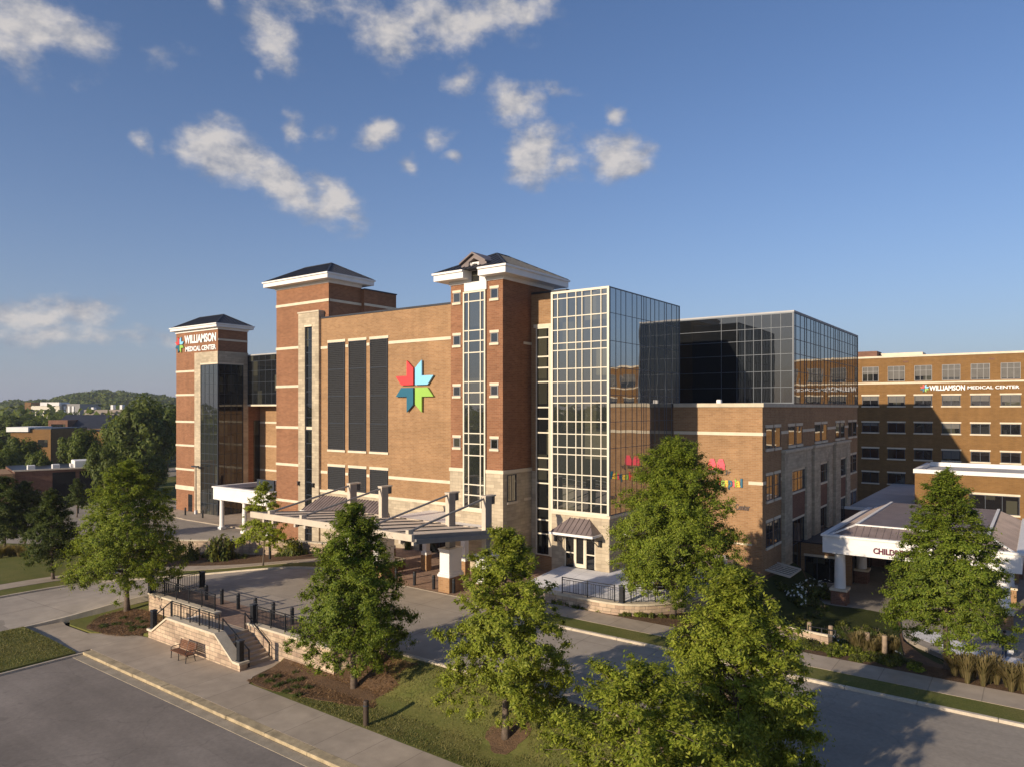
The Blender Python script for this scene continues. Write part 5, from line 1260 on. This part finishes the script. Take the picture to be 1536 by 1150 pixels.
# beds at the right
for k in range(22):
    x = -28+k*.47+rs.uniform(-.3,.3); y = 40.45+rs.uniform(0,.2)
    if -22.5 < x: y = min(40.9+(x+22.5)*.35, 43)+rs.uniform(-.6,-.1)
    if x > -17.9: continue
    shrub(x, y, U+.1, rs.uniform(.3,.5), rs.uniform(.35,.6), (SM+[SMY, SMR])[k % 6], 'small shrub at the foot of the curved patio wall', 'shrubs along the curved patio wall')
for k in range(44):
    x = -17+k*.30+rs.uniform(-.3,.3); y = 41.2+rs.uniform(-.3,1.6)
    if abs(x+3.9) < .9 and y < 43.4: continue
    shrub(x, y, z_right(x, y)+.1, rs.uniform(.45,.8), rs.uniform(.4,.75), (SM+[SMY])[k % 5] if k % 9 else SMR, 'leafy shrub in the bed along the right street walk', 'shrubs along the right street walk')
for k in range(46):
    x = rs.uniform(-17,-8.8); y = rs.uniform(45.5,63) if x < -13 else rs.uniform(45.5,56); shrub(x, y, z_right(x, y)+.15, rs.uniform(.6,1.15), rs.uniform(.5,.9), (SMD+SM)[k % 7], 'dark spreading shrub on the shaded garden slope', 'shrubs on the garden slope')
fl = MB()
def petals(seed, n, zlo=.5):
    rng = np.random.default_rng(seed); u = rng.normal(size=(n, 3)); u /= np.linalg.norm(u, axis=1, keepdims=True); u[:, 2] = np.abs(u[:, 2]); P = u*rng.uniform(.75, 1.0, (n, 1)); return mesh_quads('blossoms', leaf_quads(rng, P, u, .075, .9), PETAL)
PT = petals(5, 34)
for k, (px, py, zz, lab) in enumerate([(1215,880,-2.6,'white-flowered bush before the dark lobby glass'),(1238,878,-2.7,'white-flowered bush nearest the canopy column'),(1195,888,-2.4,'white-flowered bush beside the clinic wall'),(1338,988,-1.6,'low white hydrangea in the right bed'),(1252,958,-1.5,'small white-flowered plant between the posts')]):
    x, y = onZ(px, py, zz); s = 1.3 if k < 3 else .7; shrub(x, y, z_right(x, y)+.1, s, s*1.3, SM[k % 4], lab, None, 'flowering_bush', PT)
for k in range(40):
    px = rs.uniform(1172, 1335); x, y = onZ(px, 968+(px-1172)*.20+rs.uniform(-16, 8), -1.4); r_ = rs.uniform(.28,.6)
    shrub(x, y, z_right(x, y)+.1, r_, r_*rs.uniform(.8,1.3), (SM+[SMY, SMY, SMR])[k % 7], 'small mixed shrub planted among the boulders and posts', 'shrubs among the boulders')
# ornamental grasses
def grass_mesh(seed, n=260):
    rng = np.random.default_rng(seed); a = rng.uniform(0, 6.28, n); l = rng.uniform(.15, .55, n); h = rng.uniform(.6, 1.0, n); w = .012
    b = np.stack([np.cos(a)*.12*rng.uniform(0,1,n), np.sin(a)*.12*rng.uniform(0,1,n), np.zeros(n)], 1); tip = b+np.stack([np.cos(a)*l, np.sin(a)*l, h], 1); mid = b+np.stack([np.cos(a)*l*.35, np.sin(a)*l*.35, h*.65], 1)
    s = np.stack([-np.sin(a), np.cos(a), np.zeros(n)], 1)*w
    V1 = np.stack([b-s, b+s, mid+s, mid-s], 1); V2 = np.stack([mid-s, mid+s, tip+s*1.6, tip-s*1.6], 1)
    return mesh_quads('blades', np.concatenate([V1, V2]).reshape(-1, 3), STRAW)
GM = [grass_mesh(90+k) for k in range(3)]
def ograss(x, y, z, s, h, label, group):
    o = link('grass_clump', GM[rs.randrange(3)]); o.location = (x, y, z); o.scale = (s, s, h); o.rotation_euler.z = rs.uniform(0, 6.28); return tag(o, label, 'ornamental grass', group, 'thing')
for k in range(26):
    px = 1436+k*9+rs.uniform(-4,4); x, y = onZ(px, 1022+(px-1440)*.2+rs.uniform(-12,4), -1.2); ograss(x, y, z_right(x, y)+.1, rs.uniform(.9,1.2), rs.uniform(1.0,1.4), 'tawny feathery grass clump beside the street walk at the right edge', 'tawny grasses at the right edge')
for k in range(12):
    px = 1282+k*5.5; x, y = onZ(px, 985+rs.uniform(-8,3), -1.5); ograss(x, y, z_right(x, y)+.1, rs.uniform(.6,.9), rs.uniform(.9,1.3), 'pale ornamental grass clump between the two pairs of posts', 'pale grasses between the posts')
for k in range(16):
    px = -6+k*7; x, y = onZ(px, 836+rs.uniform(-4,3), -2.4); ograss(x, y, -2.35, 1.1, 1.1, 'pale grass clump in the row under the dark left trees', 'pale grasses under the left trees')
# climbing plants on the stone base
for px, py, h in ((612,790,3.2),(640,800,2.2),(700,815,2.4)):
    x, z = onY(px, py, YM-.5); t = empty('climbing_plant', (x, YM-.5, U-.3), 'thin climbing plant against the pale stone base, '+('tallest and leftmost' if h > 3 else ('middle one' if px < 650 else 'nearest the front tower')), 'plant')
    for nm, m in (('stems', STM), ('foliage', SM[1])):
        o = bpy.data.objects.new(nm, m); C.objects.link(o); o.parent = t; o.scale = (.45, .35, h*.9)

# lawn blades -------------------------------------------------------------------
def blades(name, x0, x1, y0, y1, zf, n, seed, keep=lambda x, y: True):
    rng = np.random.default_rng(seed); x = rng.uniform(x0, x1, n); y = rng.uniform(y0, y1, n)
    k = np.array([keep(a, b) for a, b in zip(x, y)]); x, y = x[k], y[k]; n = len(x)
    z = np.array([zf(a, b) for a, b in zip(x, y)]); b = np.stack([x, y, z], 1); a = rng.uniform(0, 6.28, n); h = rng.uniform(.03, .085, n)
    s = np.stack([np.cos(a), np.sin(a), np.zeros(n)], 1)*rng.uniform(.012, .022, n)[:, None]; l = rng.normal(0, .03, (n, 3)); l[:, 2] = h
    o = link(name, mesh_quads(name, np.stack([b-s, b+s, b+s*.3+l, b-s*.3+l], 1).reshape(-1, 3), BLADE)); o['kind'] = 'stuff'; return o
def in_mulch(x, y): return (x < -26.4 and y > 22.3+max(0, (x+31)*.3)) or (x < -30.2) or any((x-a)**2+(y-24.3)**2 < 1.0 for a in (-18.3, -8.3))
tag(blades('grass', -30.2, 6, 22.25, 27.35, z_lawn, 45000, 1, lambda x, y: not in_mulch(x, y)), 'short mown grass of the front lawn', 'grass')
tag(blades('grass', -53.7, -46.2, -2, 18.85, lambda x, y: -2.44+.12*sstep(-46,-51,x), 30000, 2), 'short mown grass of the corner lawn by the parking lot', 'grass')

def straw(x0, x1, y0, y1, zf, n, seed, keep):
    rng = np.random.default_rng(seed); x = rng.uniform(x0, x1, n); y = rng.uniform(y0, y1, n)
    k = np.array([keep(a, b) for a, b in zip(x, y)]); x, y = x[k], y[k]; n = len(x)
    b = np.stack([x, y, np.array([zf(a, c) for a, c in zip(x, y)])+.03+rng.uniform(0, .03, n)], 1); a = rng.uniform(0, 6.28, n)
    l = np.stack([np.cos(a), np.sin(a), rng.normal(0, .25, n)], 1)*rng.uniform(.05, .13, n)[:, None]; s = np.stack([-np.sin(a), np.cos(a), np.zeros(n)], 1)*.014
    o = link('pine_straw', mesh_quads('pine_straw', np.stack([b-l-s, b+l-s, b+l+s, b-l+s], 1).reshape(-1, 3), STRAWM)); o['kind'] = 'stuff'
    return tag(o, 'loose orange-brown pine straw scattered over the planting beds', 'pine straw')
STRAWM = leafM('pine_straw_needles', (0.11, 0.062, 0.03), (0.22, 0.125, 0.06), (0.36, 0.22, 0.11), .1)
straw(-34.5, -25, 22.3, 27, z_lawn, 16000, 3, lambda x, y: y > 22.4+max(0, (x+31.6)*.26)+.15*math.sin(x*3) and y < 25.2+max(0, (x+30.3)*1.1) and x < -26.2+.25*math.sin(y*4) and x > -34.0+(y-22.3)*.1)
straw(-53, -45.6, 21.3, 25.1, tb, 9000, 4, lambda x, y: ((x+49.2)/3.1)**2+((y-23.3)/1.9)**2 < 1.0)

# ------------------------------------------------------------------ person, bag, car
def person(x, y, z, rot):
    V = [(0,0,.95),(0,0,1.12),(0,.01,1.30),(0,.01,1.44),(0,-.005,1.53),(0,-.02,1.64),(0,-.015,1.74),
         (.19,.0,1.41),(.24,.03,1.15),(.25,-.04,.90),(.25,-.06,.80),(-.19,.0,1.41),(-.25,.02,1.15),(-.27,-.03,.90),(-.27,-.05,.80),
         (.09,0,.90),(.10,.03,.50),(.11,.05,.09),(.11,-.10,.04),(-.09,0,.90),(-.11,-.10,.50),(-.10,-.05,.09),(-.11,-.20,.04)]
    E = [(0,1),(1,2),(2,3),(3,4),(4,5),(5,6),(3,7),(7,8),(8,9),(9,10),(3,11),(11,12),(12,13),(13,14),(0,15),(15,16),(16,17),(17,18),(0,19),(19,20),(20,21),(21,22)]
    Rr = [.15,.145,.16,.13,.06,.085,.075,.075,.055,.042,.04,.075,.055,.042,.04,.105,.075,.055,.045,.105,.075,.055,.045]
    me = bpy.data.meshes.new('person'); me.from_pydata(V, E, []); o = bpy.data.objects.new('person', me); C.objects.link(o)
    s = o.modifiers.new('skin', 'SKIN'); o.modifiers.new('sub', 'SUBSURF').levels = 1
    for i, r in enumerate(Rr): me.skin_vertices[0].data[i].radius = (r, r*.8)
    me.skin_vertices[0].data[0].use_root = True
    bpy.context.view_layer.update()
    m2 = bpy.data.meshes.new_from_object(o.evaluated_get(bpy.context.evaluated_depsgraph_get())); bpy.data.objects.remove(o)
    for m in (M('skin', (.42,.24,.16), .6), M('navy_shirt', (.02,.025,.05), .8), M('denim', (.045,.07,.14), .85), M('shoe', (.02,.02,.02), .6)): m2.materials.append(m)
    for p in m2.polygons:
        c = p.center; p.material_index = 3 if c.z < .085 else (2 if c.z < .97 and abs(c.x) < .22 else (1 if c.z < 1.47 and c.z > (.93 if abs(c.x) > .2 else 0) else 0))
        p.use_smooth = True
    m2.name = 'person'; o = link('person', m2); o.location = (x, y, z); o.rotation_euler.z = rot
    bm = bmesh.new(); bmesh.ops.create_uvsphere(bm, u_segments=14, v_segments=10, radius=.105)
    for v in bm.verts: v.co.y *= 1.08
    bmesh.ops.delete(bm, geom=[v for v in bm.verts if v.co.z < -.02 and v.co.y < .02], context='VERTS')
    h = bpy.data.meshes.new('hair'); bm.to_mesh(h); bm.free(); h.materials.append(M('hair', (.03,.02,.015), .7)); ho = link('hair', h); ho.parent = o; ho.location = (0, -.005, 1.70)
    hm = MB()
    for sx in (1, -1):
        for k in range(4): hm.tube([(sx*.25+(k-1.5)*.018, -.06, .80), (sx*.255+(k-1.5)*.018, -.075, .74-(.01 if k in (1,2) else 0)), (sx*.25+(k-1.5)*.016, -.055, .70)], [.011,.010,.008], 5)
        hm.tube([(sx*.235,-.085,.79),(sx*.225,-.105,.75)], [.012,.009], 5)
    g = hm.build('hand', m2.materials[0], None, True); g.parent = o
    fm = MB(); fm.tube([(0,-.085,1.655),(0,-.118,1.63)], [.012,.018], 6); fm.box(-.03,.03,-.104,-.096,1.592,1.602)
    for sx in (1,-1): fm.tube([(sx*.032,-.088,1.672),(sx*.032,-.101,1.672)], [.013,.010], 8); fm.tube([(sx*.083,-.01,1.68),(sx*.09,0,1.63)], [.018,.014], 6)
    f_ = fm.build('face', m2.materials[0], None, True); f_.parent = o
    return o
pr = person(-1.8, 54.6, -3.70, rad(200))
tag(pr, 'person in a dark navy top and jeans walking on the lower paving', 'person')
bm = bmesh.new(); bmesh.ops.create_cube(bm, size=1); bmesh.ops.subdivide_edges(bm, edges=bm.edges[:], cuts=4, use_grid_fill=True)
for v in bm.verts:
    k = .75+.25*math.cos(v.co.z*2.6); v.co.x *= .34*k; v.co.y *= .18*k; v.co.z *= .36; v.co.x += .012*math.sin(v.co.z*40+v.co.y*30)
bme = bpy.data.meshes.new('bag'); bm.to_mesh(bme); bm.free(); bme.materials.append(WHITE); bo = link('bag', bme)
bo.location = (-1.8+.30, 54.6+.05, -3.70+.52); tag(bo, 'white plastic bag hanging from the walking person\'s hand', 'bag')
hb = MB().tube([(-.05,0,.16),(0,0,.20),(.05,0,.16)], .012, 5).build('handle', WHITE, None); hb.parent = bo

def car(x, y, z, rot, label):
    t = empty('parked_car', (0,0,0), label, 'car')
    prof = [(-2.25,.45),(-2.28,.75),(-2.15,.98),(-1.9,1.05),(-1.45,1.55),(-1.1,1.68),(.35,1.68),(.8,1.55),(1.3,1.08),(2.05,.95),(2.3,.75),(2.3,.45),(1.9,.32),(-1.9,.32)]
    m = M('dark_car_paint', (.012,.016,.028), .25, .03, 1.0, spec=.6)
    b = MB(); w = .92
    ring = lambda s, yy: [(p, yy*(1.0 if q < 1.1 else 1-.22*(q-1.1)/.58), q) for p, q in prof]
    A = ring(1, -w); B = ring(1, w); n = len(prof); b.add(A+B, [tuple(range(n)), tuple(range(2*n-1, n-1, -1))]+[(i, n+i, n+(i+1) % n, (i+1) % n) for i in range(n)])
    bo = b.build('body', m, t, bevel=.04)
    for sy in (-1, 1):
        b = MB(); yy = sy*.86
        b.add([(-1.55,sy*.935,1.10),(1.18,sy*.935,1.10),(.72,sy*.835,1.52),(-1.25,sy*.835,1.54),(-1.55,sy*.90,1.10),(1.18,sy*.90,1.10),(.72,sy*.80,1.52),(-1.25,sy*.80,1.54)], [(0,1,2,3),(7,6,5,4),(0,4,5,1),(1,5,6,2),(2,6,7,3),(3,7,4,0)]); b.build('side_window', GLASS_D, t)
        for xx in (-1.4, 1.42):
            wo = MB().tube([(xx,sy*.74,.34),(xx,sy*.96,.34)], [.34,.34], 20).build('wheel', BLACK, t); MB().tube([(xx,sy*.95,.34),(xx,sy*.975,.34)], [.21,.19], 14).build('rim', GREYL, wo)
        box('headlight', LETTER, t, 2.22, 2.33, sy*.62-.2, sy*.62+.2, .72, .86); box('tail_light', RED, t, -2.31, -2.2, sy*.66-.16, sy*.66+.16, .75, .98)
    MB().add([(1.33,-.8,1.10),(1.33,.8,1.10),(.84,.7,1.55),(.84,-.7,1.55),(1.28,-.8,1.08),(1.28,.8,1.08),(.8,.7,1.53),(.8,-.7,1.53)], [(0,1,2,3),(7,6,5,4),(0,4,5,1),(1,5,6,2),(2,6,7,3),(3,7,4,0)]).build('windscreen', GLASS_D, t)
    t.location = (x, y, z); t.rotation_euler.z = rot
car(.6, 70.5, -3.72, rad(75), 'dark parked car at the right edge beyond the lower canopy')
# ------------------------------------------------------------------ sky, sun, camera
AZ, EL = math.atan2(-.19, -1.0), rad(17.5)     # the sun stands behind the camera, a little to the left
sd = Vector((math.cos(EL)*-.187, math.cos(EL)*-.982, math.sin(EL))).normalized()
sun = bpy.data.lights.new('sun', 'SUN'); sun.energy = SUN_E; sun.angle = rad(.53); sun.color = (1.0, .85, .66)
so = bpy.data.objects.new('sun', sun); C.objects.link(so); so.rotation_euler = (-sd).to_track_quat('-Z', 'Y').to_euler()
W = bpy.data.worlds.new('World'); sc.world = W; W.use_nodes = True; nt = W.node_tree; nt.nodes.clear()
sky = nt.nodes.new('ShaderNodeTexSky'); sky.sky_type = 'NISHITA'; sky.sun_disc = False; sky.sun_elevation = EL
sky.sun_rotation = math.atan2(sd.x, sd.y)        # Blender measures it clockwise from +Y
sky.altitude = 200; sky.air_density = 1.0; sky.dust_density = DUST; sky.ozone_density = OZ
bg = nt.nodes.new('ShaderNodeBackground'); bg.inputs['Strength'].default_value = SKY_E; 
tint = nt.nodes.new('ShaderNodeVectorMath'); tint.operation = 'MULTIPLY'; nt.links.new(sky.outputs[0], tint.inputs[0]); tint.inputs[1].default_value = (.78, .83, .97)
nt.links.new(tint.outputs[0], bg.inputs[0])
tc = nt.nodes.new('ShaderNodeTexCoord'); vec = tc.outputs['Generated']
sep = nt.nodes.new('ShaderNodeSeparateXYZ'); nt.links.new(vec, sep.inputs[0])
az = math_(nt, 'ARCTAN2', sep.outputs[0], sep.outputs[1]); el = math_(nt, 'ARCSINE', sep.outputs[2])
cmb = nt.nodes.new('ShaderNodeCombineXYZ'); nt.links.new(az, cmb.inputs[0]); nt.links.new(el, cmb.inputs[1])
# evening haze thickening toward the horizon
hb_ = nt.nodes.new('ShaderNodeBackground'); hb_.inputs[0].default_value = (.235, .25, .32, 1); hb_.inputs['Strength'].default_value = 1.0
hz = math_(nt, 'MULTIPLY', math_(nt, 'EXPONENT', math_(nt, 'MULTIPLY', math_(nt, 'MAXIMUM', el, 0.0), -6.5)), .85)
skymix = nt.nodes.new('ShaderNodeMixShader'); nt.links.new(hz, skymix.inputs[0]); nt.links.new(bg.outputs[0], skymix.inputs[1]); nt.links.new(hb_.outputs[0], skymix.inputs[2])
# warp the bearings a little so that the cloud outlines are ragged
wn = N(nt, 'ShaderNodeTexNoise', Scale=9.0, Detail=3.0, Roughness=.6); nt.links.new(cmb.outputs[0], wn.inputs['Vector'])
wv = nt.nodes.new('ShaderNodeVectorMath'); wv.operation = 'MULTIPLY_ADD'; nt.links.new(wn.outputs['Color'], wv.inputs[0]); wv.inputs[1].default_value = (.075,.06,0); wv.inputs[2].default_value = (-.0375,-.03,0)
wp = nt.nodes.new('ShaderNodeVectorMath'); wp.operation = 'ADD'; nt.links.new(cmb.outputs[0], wp.inputs[0]); nt.links.new(wv.outputs[0], wp.inputs[1])
def azel(px, py):
    r = Vector(ray(px, py)).normalized(); return math.atan2(r.x, r.y), math.asin(r.z)
# (column, row, half width, half height, tilt, strength): where each cloud of the day stands
CL = [(60,35,120,60,10,.95),(150,60,60,40,-20,.6),(30,85,70,40,10,.6),(245,82,34,18,-10,.75),(325,15,30,16,25,.5),(418,55,58,42,15,.9),(500,8,110,26,5,.7),(600,48,70,40,-5,.9),(680,35,110,36,-8,1.0),(770,15,70,26,-10,.8),
      (208,207,16,19,60,.85),(345,240,78,44,22,1.05),(430,285,110,30,20,1.0),(500,300,50,38,25,1.0),(520,322,40,20,15,.85),(395,118,16,14,0,.5),(443,190,26,22,20,.8),(480,190,28,16,-15,.65),(570,203,32,20,-8,.85),(648,205,30,20,0,.85),(676,236,14,12,0,.7),(615,250,18,20,50,.7),
      (693,122,32,16,-15,.75),(772,148,42,32,10,1.0),(843,128,34,13,12,.65),(932,162,24,16,15,.9),(797,222,44,42,-25,1.0),(845,230,50,40,30,.7),(922,230,58,34,5,.98),(955,243,26,18,0,.9),(700,60,170,20,0,.3),
      (60,470,85,42,-4,.88),(145,465,62,32,-8,.95),(70,500,125,32,0,.80),(220,505,90,20,0,.6),(15,465,50,26,0,.75)]
mask = None
for px, py, rx, ry, tilt, stg in CL:
    a, e = azel(px, py); a2, e2 = azel(px+20, py); sx = math.hypot(a2-a, e2-e)/20
    mp = nt.nodes.new('ShaderNodeMapping'); mp.vector_type = 'TEXTURE'; nt.links.new(wp.outputs[0], mp.inputs['Vector'])
    mp.inputs['Location'].default_value = (a, e, 0); mp.inputs['Rotation'].default_value = (0, 0, -rad(tilt)); mp.inputs['Scale'].default_value = (rx*sx*1.38, ry*sx*1.38, 1)
    ln = nt.nodes.new('ShaderNodeVectorMath'); ln.operation = 'LENGTH'; nt.links.new(mp.outputs[0], ln.inputs[0])
    v = nt.nodes.new('ShaderNodeMapRange'); v.inputs[1].default_value = 1.15; v.inputs[2].default_value = .15; v.inputs[3].default_value = 0; v.inputs[4].default_value = stg; nt.links.new(ln.outputs['Value'], v.inputs[0])
    mask = v.outputs[0] if mask is None else math_(nt, 'MAXIMUM', mask, v.outputs[0])
def fbm(sc_, det, off=None, ro=.62):
    n = N(nt, 'ShaderNodeTexNoise', Scale=sc_, Detail=det, Roughness=ro)
    mp = nt.nodes.new('ShaderNodeMapping'); mp.inputs['Scale'].default_value = (1, 1.5, 1); mp.inputs['Location'].default_value = off or (0,0,0)
    nt.links.new(cmb.outputs[0], mp.inputs['Vector']); nt.links.new(mp.outputs[0], n.inputs['Vector']); return n.outputs['Fac']
f1 = fbm(14, 12, None, .60)
dens = math_(nt, 'ADD', mask, math_(nt, 'MULTIPLY', math_(nt, 'SUBTRACT', f1, .5), 2.0))
dd = nt.nodes.new('ShaderNodeMapRange'); dd.interpolation_type = 'SMOOTHSTEP'; nt.links.new(dens, dd.inputs[0]); dd.inputs[1].default_value = .24; dd.inputs[2].default_value = .98
alpha = math_(nt, 'MULTIPLY', math_(nt, 'MULTIPLY', dd.outputs[0], .92), maprange(nt, mask, .02, .22), True)
# lumps: sunlit and shaded sides painted in by offset noise, thick parts brighter
f2 = fbm(15, 5, (.010, -.016, 0), .6); f3 = fbm(15, 5, None, .6)
lump = math_(nt, 'ADD', math_(nt, 'MULTIPLY', math_(nt, 'SUBTRACT', f3, f2), 1.5), math_(nt, 'ADD', math_(nt, 'MULTIPLY', dd.outputs[0], .22), .46))
cc = mix(nt, maprange(nt, lump, .34, .80), (.34,.38,.48), (.84,.79,.76))
cb = nt.nodes.new('ShaderNodeBackground'); nt.links.new(cc, cb.inputs[0]); cb.inputs['Strength'].default_value = CLOUD_E
ms = nt.nodes.new('ShaderNodeMixShader'); nt.links.new(alpha, ms.inputs[0]); nt.links.new(skymix.outputs[0], ms.inputs[1]); nt.links.new(cb.outputs[0], ms.inputs[2])
wo = nt.nodes.new('ShaderNodeOutputWorld'); nt.links.new(ms.outputs[0], wo.inputs[0])

cam = bpy.data.cameras.new('camera'); cam.sensor_width = 36; cam.lens = F/1536*36; cam.shift_y = (CY-575)/1536; cam.clip_start = .5; cam.clip_end = 9000
co = bpy.data.objects.new('camera', cam); C.objects.link(co); co.location = (0, 0, HC); co.rotation_euler = (math.pi/2, 0, TH); sc.camera = co
vs_ = sc.view_settings; vs_.view_transform = 'Standard'; vs_.look = 'None'; vs_.exposure = EXPO; vs_.gamma = 1

HAZE = .00016
if HAZE:
    hm = bpy.data.materials.new('evening_air'); hm.use_nodes = True; hn = hm.node_tree; hn.nodes.clear()
    ho_ = hn.nodes.new('ShaderNodeOutputMaterial'); pv = hn.nodes.new('ShaderNodeVolumePrincipled'); pv.inputs['Color'].default_value = (.86, .90, 1.0, 1); pv.inputs['Density'].default_value = HAZE; pv.inputs['Anisotropy'].default_value = .2
    hn.links.new(pv.outputs[0], ho_.inputs['Volume'])
    hz_ = MB().box(-1660, 1660, -1660, 1660, -8, 70).build('haze', hm); hz_['kind'] = 'stuff'; tag(hz_, 'thin evening haze that softens the far woods', 'haze')
